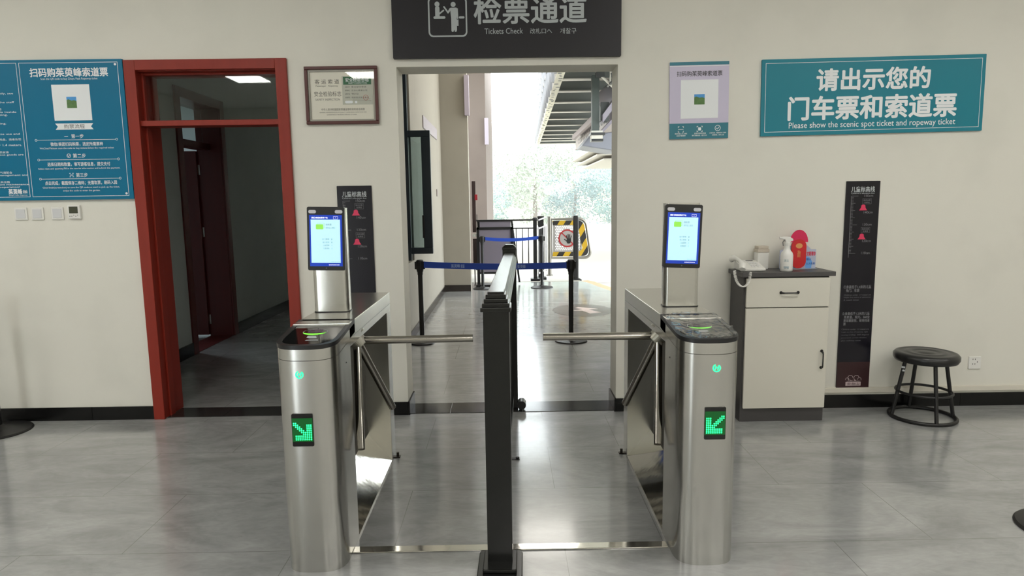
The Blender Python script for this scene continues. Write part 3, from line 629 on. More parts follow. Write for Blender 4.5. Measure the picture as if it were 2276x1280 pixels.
def terminal(root, xc, zc, tilt, label):
    """screen unit, facing the camera side; built upright then turned a little about y"""
    W, Hh = .088, .150; y0, y1 = -1.485, -1.457
    case = bpy.data.objects.new('face_terminal', None); COL.objects.link(case); case.parent = root
    case.location = Vector((xc, -1.457, zc))-origin(root)
    case['label'] = label
    obj('casing', MB().prism(rounded(xc-W, xc+W, zc-Hh, zc+Hh, .008, 5), 'y', y0, y1), M_BLK, case, bevel=.002)
    Y = y0-.0006
    obj('screen', MB().rect(xc-W+.011, xc+W-.011, zc-Hh+.020, zc+Hh-.038, Y), mat('screen_blue', (16, 50, 150), .2, emit=.55, emit_rgb=(22, 62, 190)), case)
    flatobj('screen_page', MB().rect(xc-W+.018, xc+W-.020, zc-Hh+.036, zc+Hh-.060, Y-.0004), mat('screen_page', (190, 232, 245), .2, emit=.50, emit_rgb=(188, 236, 250)), case)
    for dx in (-.062, .062): flatobj('camera_lamp', MB().flat(rounded(xc+dx-.018, xc+dx+.018, zc+Hh-.031, zc+Hh-.015, .0078, 6), 'y', Y), mat('lamp_lens', (190, 190, 194), .4, emit=.1), case)
    b = MB(); b.text('景区·索道检票闸下站', xc-.066, xc+.010, zc+Hh-.055, zc+Hh-.047, Y-.0006, .03); b.text('智慧景区票务系统', xc+.012, xc+.062, zc-Hh+.024, zc-Hh+.030, Y-.0006); b.band(xc+.037, xc+.058, zc+Hh-.057, zc+Hh-.045, .0008, Y-.0006); b.text('A', xc+.046, xc+.049, zc+Hh-.053, zc+Hh-.049, Y-.0006)
    flatobj('screen_caption', b, mat('screen_white', (240, 245, 255), .4, emit=.75), case)
    b = MB(); b.flat(rounded(xc-.046, xc-.011, zc+.044, zc+.068, .003, 3), 'y', Y-.0006); b.band(xc-.040, xc-.006, zc+.050, zc+.074, .0012, Y-.0006); b.flat([(xc-.045, zc+.046), (xc-.036, zc+.046), (xc-.040, zc+.058)], 'y', Y-.0008)
    flatobj('card_icon', b, mat('screen_green', (140, 215, 80), .3, emit=.55), case)
    b = MB(); b.text('请刷票', xc+.0, xc+.028, zc+.062, zc+.071, Y-.0006); b.text('身份证/二维码', xc+.0, xc+.044, zc+.047, zc+.056, Y-.0006)
    for i, q in enumerate(('总门票数', '成人票数', '儿童票数', '优惠票数')): z = zc-.006-i*.0145; b.text(q, xc-.018+.002*i, xc+.016, z, z+.008, Y-.0006); b.text('1' if i < 2 else '0', xc+.026, xc+.029, z, z+.007, Y-.0006)
    b.text('2024', xc+.024, xc+.036, zc-Hh+.039, zc-Hh+.043, Y-.0006); b.text('09-14 10:26', xc+.040, xc+.070, zc-Hh+.039, zc-Hh+.043, Y-.0006)
    flatobj('screen_text', b, mat('screen_grey', (120, 160, 165), .4, emit=.25), case)
    b = MB(); b.disc(xc, zc-Hh+.011, .003, Y, 12, .0018); flatobj('maker_mark', b, M_DIMPR, case)
    case.rotation_euler = (math.radians(-2), math.radians(tilt), 0)
tl, info = turnstile(-1, 'brushed steel tripod turnstile standing nearer the red doorway, its card reader uncovered')
terminal(tl, -.853, 1.356, 1.2, 'black face terminal with lit blue screen')
trn, _ = turnstile(1, 'brushed steel tripod turnstile standing nearer the white cabinet, its reader under plastic film')
terminal(trn, .838, 1.343, 2.2, 'black face terminal with lit blue screen')
# wrinkled plastic film over the reader of the turnstile by the cabinet
XI, XO, topf, cx = info
b = MB(); nx, ny = 42, 52; rnd = random.Random(3); amp = [[rnd.random() for _ in range(12)] for _ in range(12)]
def wrinkle(u, v):
    z = 0
    for k in range(9):
        a = amp[k][0]*6.28; f = 5+amp[k][1]*17; z += (.25+1.1*max(abs(u-.5)*2, abs(v-.5)*2)**3)*(1-abs(math.sin((u*math.cos(a)+v*math.sin(a))*f+amp[k][2]*6.28+1.2*math.sin(v*5+k))))**3*(.0012+.0022*amp[k][3])
    return abs(z)
for j in range(ny+1):
    v = j/ny; y = -1.675-.362*v; half = .117
    if v > .72: half = .117*math.sqrt(max(0.02, 1-((v-.72)/.30)**2*.72))
    for i in range(nx+1):
        u = i/nx; e = .003*math.sin(v*31+u)*(1 if i in (0, nx) else 0)
        b.v.append((cx+(2*u-1)*(half+e), y, topf(y)+.006+wrinkle(u, v)*1.3))
for j in range(ny):
    for i in range(nx): k = j*(nx+1)+i; b.f.append((k, k+1, k+nx+2, k+nx+1))
tag(obj('plastic_film', b, M_FILM, smooth=True, angle=180), 'wrinkled clear plastic film lying over the card reader of the turnstile near the cabinet', 'plastic film')

# ================================================================ CENTRE FENCE
fr = thing('lane_fence', 'tall dark metal lane fence standing between the two turnstiles and running into the passage', 'fence', (-.046, -2.02, 0))
X0 = -.046
b = MB(); b.box(X0-.052, X0+.052, -2.035, -1.955, .0, 1.105); obj('near_post', b, M_FENCE, fr, bevel=.004)
b = MB(); b.prism(rounded(X0-.093, X0+.093, -2.13, -1.915, .02, 4), 'z', 0, .018); b.prism(rounded(X0-.070, X0+.070, -2.10, -1.94, .012, 4), 'z', .018, .034); obj('post_foot', b, M_FENCE, fr, bevel=.004)
prof = [(-.053, 1.092), (.053, 1.092), (.053, 1.112), (.047, 1.118), (.047, 1.130), (.040, 1.136), (.040, 1.146), (.032, 1.152), (.032, 1.160), (-.032, 1.160), (-.032, 1.152), (-.040, 1.146), (-.040, 1.136), (-.047, 1.130), (-.047, 1.118), (-.053, 1.112)]
obj('top_rail', MB().prism([(X0+p[0], p[1]) for p in prof], 'y', -2.03, .06), M_FENCE, fr)
b = MB()
for hw, y0, za, zb in ((.060, -2.062, 1.090, 1.108), (.054, -2.054, 1.108, 1.124), (.047, -2.046, 1.124, 1.140), (.040, -2.036, 1.140, 1.156), (.033, -2.026, 1.156, 1.166)): b.box(X0-hw, X0+hw, y0, -1.93, za, zb)
obj('post_cap', b, M_FENCE, fr, bevel=.002)
b = MB(); b.box(X0-.048, X0+.048, .06, .16, 0, 1.188); b.add([(X0-.050, .058, 1.178), (X0+.050, .058, 1.178), (X0+.050, .162, 1.178), (X0-.050, .162, 1.178), (X0-.050, .058, 1.195), (X0+.050, .058, 1.195), (X0+.050, .162, 1.195), (X0-.050, .162, 1.195), (X0-.028, .080, 1.215), (X0+.028, .080, 1.215), (X0+.028, .14, 1.215), (X0-.028, .14, 1.215)],
    [(0, 1, 5, 4), (1, 2, 6, 5), (2, 3, 7, 6), (3, 0, 4, 7), (4, 5, 9, 8), (5, 6, 10, 9), (6, 7, 11, 10), (7, 4, 8, 11), (8, 9, 10, 11), (3, 2, 1, 0)])
obj('far_post', b, M_FENCE, fr, bevel=.003)
obj('bottom_rail', MB().box(X0-.02, X0+.02, -1.955, .06, .08, .115), M_FENCE, fr, bevel=.003)
obj('middle_rail', MB().box(X0-.02, X0+.02, -1.955, .06, 1.02, 1.05), M_FENCE, fr, bevel=.003)
for i in range(17):
    y = -1.86+i*.112; obj('baluster', MB().box(X0-.011, X0+.011, y-.011, y+.011, .115, 1.02), M_FENCE, fr)
obj('foot_roller', MB().cyl((X0+.075, .03, .045), (X0+.075, .115, .045), .032, seg=20).box(X0+.045, X0+.08, .08, .10, .03, .06), M_BLK, fr, smooth=True)
obj('floor_bolt', MB().cyl((X0+.056, -.86, 0), (X0+.056, -.86, .014), .010, seg=8).box(X0+.02, X0+.07, -.875, -.845, 0, .004), M_BLK, fr)
fr.rotation_euler = (0, 0, -math.radians(1.75))

# ================================================================ BELT POSTS
def stanchion(x, y, h, label, r=.178, pr=.026, group='black belt posts'):
    root = thing('belt_post', label, 'belt post', (x, y, 0), group)
    obj('base', MB().lathe((x, y, 0), [(r, 0), (r, .006), (r*.96, .014), (r*.5, .022), (pr*1.8, .032), (pr*1.2, .05)], 48), M_POST, root, smooth=True)
    obj('pole', MB().lathe((x, y, 0), [(pr, .03), (pr, h-.16), (pr*1.15, h-.16), (pr*1.15, h-.12)], 24), M_POST, root, smooth=True)
    obj('head', MB().lathe((x, y, 0), [(pr*1.3, h-.13), (pr*1.55, h-.10), (pr*1.55, h-.012), (pr*1.2, h)], 24).box(x-.012, x+.012, y-.052, y-.03, h-.10, h-.02).box(x-.055, x-.03, y-.015, y+.015, h-.10, h-.02).box(x+.03, x+.055, y-.015, y+.015, h-.10, h-.02), M_POST, root, smooth=True)
    return root
stanchion(-.935, 2.42, .915, 'black belt post standing in the hall beside the left passage jamb', r=.135)
stanchion(.690, 2.42, .895, 'black belt post holding the blue belt near the middle of the hall floor')
stanchion(-.430, 6.88, .935, 'small black belt post in front of the easel sign')
stanchion(.618, 6.93, .93, 'small black belt post in front of the folded barrier', r=.20)
stanchion(-3.52, -.225, .915, 'black belt post at the wall under the blue board, cut by the picture edge', r=.205, pr=.030)
stanchion(2.535, -1.80, .915, 'black belt post whose round base shows right of the turnstiles', r=.20)
def belt(name, p0, p1, h, sag, label, text=None):
    b = MB(); n = 24; P0, P1 = Vector(p0), Vector(p1); pts = []
    for i in range(n+1):
        q = i/n; p = P0.lerp(P1, q); p.z -= sag*4*q*(1-q); pts.append(p)
    for p in pts: b.v += [(p.x, p.y-.0012, p.z-h/2), (p.x, p.y-.0012, p.z+h/2), (p.x, p.y+.0012, p.z+h/2), (p.x, p.y+.0012, p.z-h/2)]
    for i in range(n):
        for k in range(4): b.f.append((4*i+k, 4*i+(k+1) % 4, 4*i+4+(k+1) % 4, 4*i+4+k))
    root = thing(name, label, 'belt', tuple(P0)); obj('webbing', b, M_BELT, root)
    if text:
        for x0, x1, s in text:
            q = ((x0+x1)/2-P0.x)/(P1.x-P0.x); z = P0.lerp(P1, q).z-sag*4*q*(1-q)
            t = MB(); t.text(s, x0, x1, z-.020, z+.020, P0.y-.0018, .02); flatobj('belt_print', t, mat('belt_print', (150, 175, 225), .5), root)
belt('barrier_belt', (-.885, 2.36, .868), (.636, 2.36, .840), .066, .018, 'blue belt with white print stretched across the hall behind the lane fence', [(-.595, -.50, '茱萸峰'), (-.492, -.452, '索道'), (.11, .20, '茱萸峰')])
belt('barrier_belt', (-.377, 6.88, .885), (.565, 6.93, .89), .058, .03, 'blue belt stretched between the two belt posts farther back')

# ================================================================ CABINET AND WHAT STANDS ON IT
cb = thing('cabinet', 'dark grey cabinet with ivory drawer and door standing against the wall', 'cabinet', (1.87, -.15, 0))
obj('body', MB().box(1.578, 2.150, -.272, -.02, .0, 1.0), M_DKGREY, cb, bevel=.002)
obj('top', MB().box(1.560, 2.180, -.300, -.018, 1.0, 1.030), mat('dark_grey_top', (72, 70, 70), .45, noise=.15, nscale=8, stretch=(1, 6, 6)), cb, bevel=.002)
dr = obj('drawer', MB().box(1.592, 2.148, -.292, -.273, .795, .990), M_IVORY, cb, bevel=.002)
do = obj('door', MB().box(1.592, 2.148, -.292, -.273, .098, .788), M_IVORY, cb, bevel=.002)
def handle(a, c, parent):
    a, c = Vector(a), Vector(c); o = Vector((0, -.024, 0)); d = (c-a)
    b = MB(); b.tube([a, a+o*.8+d*.06, a+o+d*.16, a+o+d*.84, a+o*.8+d*.94, c], [.0065, .006, .0042, .0042, .006, .0065], 10)
    for p in (a, c): b.cyl(p+Vector((0, -.003, 0)), p+Vector((0, .0, 0)), .010, seg=14)
    obj('handle', b, M_BLK, parent, smooth=True)
handle((1.822, -.292, .893), (1.936, -.292, .893), dr); handle((2.113, -.292, .378), (2.113, -.292, .492), do)

# telephone with handset hanging over the edge
ph = thing('telephone', 'white desk telephone on the cabinet with its cord looping over the side edge', 'telephone', (1.66, -.16, 1.03))
b = MB(); b.add([(1.585, -.245, 1.036), (1.735, -.245, 1.036), (1.735, -.060, 1.036), (1.585, -.060, 1.036), (1.585, -.245, 1.050), (1.735, -.245, 1.050), (1.735, -.060, 1.095), (1.585, -.060, 1.095)], [(3, 2, 1, 0), (4, 5, 6, 7), (0, 1, 5, 4), (1, 2, 6, 5), (2, 3, 7, 6), (3, 0, 4, 7)])
b.box(1.592, 1.728, -.235, -.07, 1.030, 1.037)
obj('body', b, M_PLAST, ph, bevel=.005)
b = MB(); b.add([(1.655, -.090, 1.0885), (1.705, -.090, 1.0885), (1.705, -.075, 1.0925), (1.655, -.075, 1.0925)], [(0, 1, 2, 3)]); obj('display', b, M_BLK, ph)
for i in range(3):
    for j in range(4):
        x = 1.655+i*.022; y = -.205+j*.027; z = 1.050+(y+.245)/.185*.045; obj('button', MB().box(x, x+.014, y, y+.016, z-.002, z+.005), mat('phone_button', (205, 205, 205), .5), ph)
hx = 1.566
hs = obj('handset', MB().tube([(hx-.005, -.285, 1.052), (hx+.004, -.262, 1.078), (hx+.006, -.215, 1.097), (hx+.006, -.15, 1.108), (hx+.006, -.09, 1.110), (hx-.002, -.06, 1.098)], [.021, .024, .014, .013, .022, .020], 14), M_PLAST, ph, smooth=True)
pts = []; n = 260
for i in range(n+1):
    q = i/n; t = q*PI
    c = Vector((1.557-.052*math.cos(t), -.300-.014*math.sin(t), 1.046-.100*math.sin(t)-.012*q)); pts.append(c+Vector((math.cos(q*190)*.0075, math.sin(q*190)*.0075, 0)))
obj('coiled_cord', MB().tube(pts, .0032, 6), M_PLAST, ph, smooth=True)

ti = thing('tissue_canister', 'white square canister with a beige lid on the cabinet behind the telephone', 'canister', (1.765, -.08, 1.03))
obj('canister_body', MB().box(1.727, 1.803, -.115, -.040, 1.030, 1.150), M_PLAST, ti, bevel=.006)
obj('lid', MB().box(1.724, 1.806, -.118, -.037, 1.148, 1.172).box(1.729, 1.801, -.113, -.042, 1.172, 1.192), M_BEIGE, ti, bevel=.003)

sp = thing('spray_bottle', 'white trigger spray bottle on the cabinet in front of the red standee', 'spray bottle', (1.873, -.24, 1.03))
c = (1.873, -.24, 1.03)
obj('bottle', MB().lathe(c, [(.034, 0), (.0395, .004), (.0400, .02), (.0400, .108), (.036, .124), (.022, .142), (.0175, .155), (.0165, .176)], 36), M_PLAST, sp, smooth=True, angle=60)
obj('collar', MB().lathe(c, [(.0185, .172), (.0195, .176), (.0195, .193), (.015, .196)], 28), M_PLAST, sp, smooth=True)
b = MB(); b.prism([(c[0]-.044, c[2]+.217), (c[0]-.044, c[2]+.228), (c[0]-.020, c[2]+.233), (c[0]+.014, c[2]+.230), (c[0]+.034, c[2]+.217), (c[0]+.036, c[2]+.205), (c[0]+.020, c[2]+.200), (c[0]+.014, c[2]+.192), (c[0]-.012, c[2]+.192), (c[0]-.018, c[2]+.212)], 'y', c[1]-.013, c[1]+.013)
obj('spray_head', b, M_PLAST, sp, bevel=.004)
obj('trigger', MB().tube([(c[0]-.018, c[1], c[2]+.212), (c[0]-.030, c[1], c[2]+.195), (c[0]-.026, c[1], c[2]+.170)], [.005, .004, .003], 8), mat('trigger_grey', (120, 120, 118), .5), sp, smooth=True)
obj('nozzle', MB().cyl((c[0]-.052, c[1], c[2]+.223), (c[0]-.043, c[1], c[2]+.223), .008, seg=14), M_PLAST, sp, smooth=True)
def curved(body, cxy, r, x0, x1, z0, z1, bold=0):
    t = MB()
    if body is None: t.flat([(x0, z0)]+[(x0+(x1-x0)*i/8, z0) for i in range(1, 9)]+[(x0+(x1-x0)*i/8, z1) for i in range(8, -1, -1)], 'y', 0)
    else: t.text(body, x0, x1, z0, z1, 0, bold)
    t.v = [(x, cxy[1]-math.sqrt(max(0, r*r-(x-cxy[0])**2)), z) for x, y, z in t.v]; return t
flatobj('label_print', curved('清洁', c, .0405, c[0]-.030, c[0]-.004, c[2]+.066, c[2]+.083), mat('bottle_ink', (130, 160, 165), .5), sp)
b = curved(None, c, .0405, c[0]-.030, c[0]+.0, c[2]+.030, c[2]+.034); b2 = curved('消毒', c, .0405, c[0]-.030, c[0]+.0, c[2]+.018, c[2]+.027); b.add(b2.v, b2.f)
flatobj('label_bar', b, mat('bottle_teal', (70, 130, 150), .5), sp)

st = thing('counter_standee', 'small printed standee with a red rounded panel on the cabinet beside the spray bottle', 'standee', (2.01, -.10, 1.03))
obj('back_plate', MB().prism([(1.885, 1.030), (2.135, 1.030), (2.135, 1.165), (2.100, 1.165), (2.075, 1.190), (1.935, 1.190), (1.915, 1.165), (1.885, 1.160)], 'y', -.100, -.094), mat('pale_lilac_plastic', (178, 184, 204), .25), st)
obj('base', MB().box(1.885, 2.135, -.13, -.06, 1.030, 1.034), mat('clear_base', (150, 155, 165), .2), st)
obj('red_panel', MB().prism(rounded(1.960, 2.062, 1.036, 1.235, .048, 8), 'y', -.112, -.1005), mat('standee_red', (196, 30, 36), .35), st)
obj('top_shape', MB().prism([(2.011+.062*math.cos(PI*i/16), 1.215+.085*math.sin(PI*i/16)) for i in range(17)], 'y', -.109, -.103), mat('standee_pink', (208, 30, 84), .35), st)
flatobj('blue_field', MB().flat([(2.064, 1.034), (2.105, 1.034), (2.11, 1.08), (2.09, 1.11), (2.064, 1.12)], 'y', -.1006), mat('standee_blue', (110, 165, 225), .4), st)
b = MB(); b.text('文明', 2.070, 2.100, 1.118, 1.150, -.1012, .03); b.text('寄存', 2.102, 2.132, 1.120, 1.150, -.1012, .03); flatobj('red_lettering', b, mat('standee_redink', (200, 40, 70), .5), st)
b = MB(); b.text('烟火', 2.068, 2.104, 1.088, 1.104, -.1014, .02); b.text('人人有责', 2.068, 2.130, 1.058, 1.074, -.1014, .02); flatobj('blue_lettering', b, mat('standee_blueink', (30, 90, 170), .5), st)
b = MB(); b.text('请勿', 2.000, 2.022, 1.110, 1.160, -.1126, .01); b.disc(2.011, 1.190, .018, -.1126, 20, sx=1.3); flatobj('gold_print', b, mat('standee_gold', (216, 150, 90), .5), st)
tag(obj('hanging_strip', MB().tube([(2.187, -.030, .880), (2.190, -.030, .75), (2.188, -.030, .62), (2.176, -.030, .545)], [.004, .006, .005, .004], 8).box(2.176, 2.196, -.034, -.026, .535, .55), mat('grey_strip', (150, 150, 150), .5), smooth=True), 'thin grey strip hanging behind the cabinet beside the long height chart', 'strip')

# ================================================================ STOOL
sx, sy = 2.855, -.245
so = thing('stool', 'round black metal stool standing by the wall below the power outlet', 'stool', (sx, sy, 0))
obj('seat', MB().lathe((sx, sy, 0), [(.165, .398), (.188, .404), (.198, .422), (.198, .446), (.186, .460), (.165, .465), (.160, .462), (.125, .462), (.120, .465), (.085, .463), (.08, .460), (.05, .460), (.045, .463), (.001, .463)], 56), mat('black_seat', (24, 24, 25), .3), so, smooth=True, angle=60)
obj('base_ring', MB().ring((sx, sy, .013), .200, .0125, 'z', 56), M_POST, so, smooth=True)
obj('foot_ring', MB().ring((sx, sy, .188), .168, .009, 'z', 48), M_POST, so, smooth=True)
for k in range(4):
    a = math.radians(262+90*k); lg = obj('leg', MB().tube([(sx+.128*math.cos(a), sy+.128*math.sin(a), .415), (sx+.198*math.cos(a), sy+.198*math.sin(a), .013)], .0125, 12), M_POST, so, smooth=True)
a = math.radians(172); p = Vector((sx+.138*math.cos(a), sy+.138*math.sin(a), .36))
for dz in (0, -.022): obj('white_tape', MB().cyl(p+Vector((-.002, 0, dz)), p+Vector((-.004, 0, dz-.012)), .0134, seg=12), M_WHITE, so)

# ================================================================ ROOM LAMPS AND ADDED HALL FILL
first = None
for iy, y in enumerate((-2.3, -5.9, -8.1)):
    for ix, x in enumerate((-5.4, -4.02, -2.13, -.25, 1.65, 3.55, 5.45)):
        if (iy == 0 and ix == 3) or (iy == 1 and ix == 0) or (iy == 2 and ix < 3): continue
        t = thing('ceiling_light', 'square white panel light set in the ticket hall ceiling above and behind the viewer', 'light', (x, y, H), 'panel lights of the ticket hall ceiling')
        obj('diffuser', MB().box(x-.26, x+.26, y-.26, y+.26, H-.012, H-.010), M_LAMP, t); obj('frame', MB().box(x-.29, x+.29, y-.29, y+.29, H-.009, H-.0005), M_PLAST, t)

M_HALL_FILL = mat('hall_fill_panel', (255, 250, 240), .5, emit=6, emit_rgb=(255, 250, 242))  # unseen fill panels added to brighten the hall walls and floor
for y in (1.9, 4.0, 6.1):
    t = thing('ceiling_light', 'added square white fill panel, out of view in the high ceiling of the hall beyond the passage', 'light', (.5, y, 4.3), 'added fill panels of the hall ceiling')
    obj('diffuser', MB().box(-.1, 1.1, y-.6, y+.6, 4.288, 4.29), M_HALL_FILL, t); obj('frame', MB().box(-.13, 1.13, y-.63, y+.63, 4.291, 4.2995), M_PLAST, t)

# ================================================================ HALL DETAILS
wi = thing('window_2', None, None, (-1.08, 2.2, .86)); tag(wi, kind='structure')
b = MB()
for z0, z1 in ((.86, .93), (2.34, 2.42), (3.15, 3.25), (4.22, 4.3)): b.box(-1.26, -1.16, 1.35, 3.05, z0, z1)
b.box(-1.26, -1.10, 1.35, 1.43, .86, 4.3); b.box(-1.26, -1.10, 2.96, 3.05, .86, 4.3)
obj('window_frame', b, mat('blue_black_metal', (38, 48, 56), .35), wi)
obj('window_pane', MB().box(-1.215, -1.21, 1.43, 2.96, .93, 4.22), mat('dark_tinted_glass', (26, 34, 36), .1), wi)
obj('ledge', MB().box(-1.10, -1.07, 2.70, 3.05, 3.08, 3.14), M_PLAST, wi)
cs = thing('casement_sash', 'open dark framed casement sash with teal glass sticking out of the hall wall', 'window sash', (-1.08, 3.02, .93))
b = MB(); xa, xb, za, zb = -1.19, -.852, .935, 2.335; tf = .072
b.box(xa, xb, 2.98, 3.03, za, za+tf).box(xa, xb, 2.98, 3.03, zb-tf, zb).box(xa, xa+tf, 2.98, 3.03, za+tf, zb-tf).box(xb-tf-.03, xb, 2.98, 3.03, za+tf, zb-tf)
obj('sash_frame', b, MATS['blue_black_metal'], cs, bevel=.004); obj('glass', MB().box(xa+tf, xb-tf-.03, 3.0, 3.006, za+tf, zb-tf), M_TGLASS, cs)
obj('catch', MB().box(xb-.11, xb-.085, 2.955, 2.98, 1.12, 1.38), M_BLK, cs)
tag(obj('trunking_box', MB().add([(-1.078, 4.2, 2.50), (-1.078, 5.9, 2.50), (-1.078, 5.9, 2.66), (-1.078, 4.2, 2.66), (-1.066, 4.2, 2.50), (-1.066, 5.9, 2.50), (-1.066, 5.9, 2.66), (-1.066, 4.2, 2.66)], [(0, 1, 2, 3), (7, 6, 5, 4), (0, 4, 5, 1), (1, 5, 6, 2), (2, 6, 7, 3), (3, 7, 4, 0)]), mat('lilac_grey', (168, 160, 166), .4)), 'pale grey flat trunking box high on the hall wall beyond the open sash', 'panel')  # conduit trunking on the hall wall
tag(obj('light_switch', MB().box(-1.079, -1.065, 5.7, 5.84, 1.62, 1.73), mat('grey_switch', (160, 152, 148), .4), bevel=.003), 'small grey switch on the hall wall just beyond the open sash', 'switch')
tag(obj('wall_light', MB().box(-.665, -.585, 6.52, 6.60, 2.95, 3.60), mat('lilac_lamp_cover', (178, 168, 180), .4), bevel=.006), 'slim pale light housing mounted high at the hall wall corner', 'light housing')
tag(obj('wall_light', MB().box(-.47, -.38, 10.9, 11.0, 2.85, 3.45), MATS['lilac_lamp_cover'], bevel=.006), 'slim pale light housing on the outdoor grey wall corner', 'light housing')
up_ = thing('upright_panel', 'narrow dark brown upright panel with a red tag beside the hall wall corner', 'panel', (-.56, 7.4, 0))
b = MB(); b.box(-.615, -.545, 7.38, 7.42, .32, .86).box(-.615, -.550, 7.38, 7.42, .98, 1.90).box(-.60, -.58, 7.39, 7.41, 0, .32); obj('board', b, mat('dark_brown', (52, 36, 34), .4), up_)
obj('post', MB().box(-.540, -.527, 7.40, 7.42, 0, 1.30), M_BLK, up_)
obj('red_tag', MB().box(-.565, -.515, 7.36, 7.375, 1.56, 1.66), mat('tag_red', (150, 34, 44), .4), up_); obj('white_bracket', MB().box(-.62, -.52, 7.36, 7.376, .90, .95), M_PLAST, up_)
# floor sticker
fs = thing('floor_sticker', 'round worn floor sticker with a pale arrow on the hall floor', 'sticker', (1.05, 4.45, 0))
b = MB(); b.flat([(1.05+.42*math.cos(2*PI*i/48), 4.45+.52*math.sin(2*PI*i/48)) for i in range(48)], 'z', .0012); obj('disc', b, mat('sticker_grey', (122, 118, 116), .22), fs)
b = MB(); b.flat([(1.02, 4.72), (1.28, 4.52), (1.14, 4.49), (1.28, 4.22), (1.12, 4.15), (1.04, 4.38), (.90, 4.42), (1.06, 4.52), (.96, 4.62)], 'z', .0018); obj('arrow', b, mat('sticker_pink', (226, 208, 204), .3), fs)

# easel sign: two dark frames with grey boards, one leaning
es = thing('easel_sign', 'dark framed easel sign with grey blank back boards standing in front of the railing', 'sign stand', (-.2, 7.15, 0))
b = MB(); b.box(-.535, -.485, 7.13, 7.17, .03, 1.075).box(.075, .125, 7.13, 7.17, .03, 1.075).box(-.535, .125, 7.13, 7.17, 1.03, 1.075).box(-.485, .075, 7.13, 7.17, .235, .27)
obj('front_frame', b, M_POST, es, bevel=.003); obj('front_board', MB().box(-.485, .075, 7.145, 7.155, .27, 1.03), mat('grey_lilac_board', (122, 115, 126), .5), es)
b = MB()
for xx0, xx1 in ((-.50, -.545), (.095, .14)):
    b.add([(xx0-.018, 7.20, 1.20), (xx0+.018, 7.20, 1.20), (xx0+.018, 7.23, 1.20), (xx0-.018, 7.23, 1.20), (xx1-.018+.09, 7.50, .03), (xx1+.018+.09, 7.50, .03), (xx1+.018+.09, 7.53, .03), (xx1-.018+.09, 7.53, .03)], [(0, 1, 2, 3), (7, 6, 5, 4), (0, 4, 5, 1), (1, 5, 6, 2), (2, 6, 7, 3), (3, 7, 4, 0)])
b.box(-.52, .115, 7.20, 7.23, 1.17, 1.205); obj('rear_frame', b, M_POST, es)
obj('rear_board', MB().box(-.48, .08, 7.212, 7.22, .95, 1.17), MATS['grey_lilac_board'], es)
obj('base', MB().box(-.56, -.02, 7.08, 7.34, .0, .045), M_POST, es, bevel=.004)

# railing at the hall edge
ra = thing('railing', 'black metal railing with thin upright bars along the open edge of the hall', 'railing', (0, 8.0, 0))
obj('top_rail', MB().box(-.60, .60, 8.02, 8.06, 1.155, 1.185), M_POST, ra); obj('middle_rail', MB().box(-.60, .56, 8.03, 8.05, 1.00, 1.025), M_POST, ra); obj('bottom_rail', MB().box(-.60, .60, 8.03, 8.05, .215, .245), M_POST, ra)
for i in range(9): x = -.52+i*.118; obj('bar', MB().box(x-.009, x+.009, 8.032, 8.048, .245, 1.0), M_POST, ra)
for x in (-.215,): obj('foot', MB().lathe((x, 8.04, -.02), [(.062, 0), (.062, .03), (.022, .07), (.018, .24)], 20), M_POST, ra, smooth=True)
obj('post', MB().box(.515, .585, 7.99, 8.06, -.02, 1.17).lathe((.55, 8.025, 1.165), [(.05, 0), (.05, .03), (.03, .05)], 16).box(.46, .64, 7.93, 8.12, -.02, .04), M_POST, ra, bevel=.004)
rb = thing('folding_barrier', 'folded barrier panel of pale grey bars set beside the thick black post', 'barrier', (.64, 7.9, 0))
b = MB()
def bar(b, p0, p1, r): b.cyl(p0, p1, r, seg=10)
q0, q1 = (.60, 7.75), (.78, 8.25)
for z in (1.19, 1.03, .18): bar(b, (*q0, z-.02), (*q1, z+.02), .016)
for i in (0, 1): p = (q0, q1)[i]; bar(b, (*p, .16), (*p, 1.05), .010)
obj('pale_frame', b, mat('pale_grey_metal', (176, 174, 176), .35, .5), rb)
for i in range(4):
    q = (i+1)/5; x, y = q0[0]+(q1[0]-q0[0])*q, q0[1]+(q1[1]-q0[1])*q; obj('bar', MB().cyl((x, y, .18), (x, y, 1.03), .008, seg=8), M_POST, rb)
tk = thing('gate_post', 'thick black gate post with a domed cap behind the folded barrier', 'post', (.72, 8.35, -.02))
obj('shaft', MB().box(.625, .735, 8.30, 8.40, -.02, 1.21), M_POST, tk, bevel=.004); obj('cap', MB().box(.615, .745, 8.29, 8.41, 1.19, 1.235), M_POST, tk, bevel=.012); obj('foot', MB().box(.58, .78, 8.24, 8.46, -.02, .03), M_POST, tk, bevel=.006)
tk = thing('gate_post', 'tall black gate post standing in front of the striped hand sign', 'post', (1.33, 8.0, -.02))
obj('shaft', MB().prism(rounded(1.285, 1.385, 7.96, 8.06, .02, 4), 'z', -.02, 1.215), M_POST, tk); obj('cap', MB().prism(rounded(1.292, 1.378, 7.967, 8.053, .02, 4), 'z', 1.215, 1.24), M_POST, tk); obj('foot', MB().lathe((1.335, 8.01, -.02), [(.115, 0), (.115, .025), (.08, .045), (.06, .05)], 24), M_POST, tk, smooth=True)

# striped gate panel with prohibition sign
gp = thing('gate_sign_panel', 'perforated metal gate panel with yellow and black stripes and a red no hand sign', 'gate panel', (1.3, 9.05, -.02))
yS = 9.0; xa, xb, za, zb = .935, 1.760, .345, 1.150
M_TUBE = mat('grey_tube', (128, 124, 116), .3, .6)
ol = rounded(xa, xb, za, zb, .14, 8)
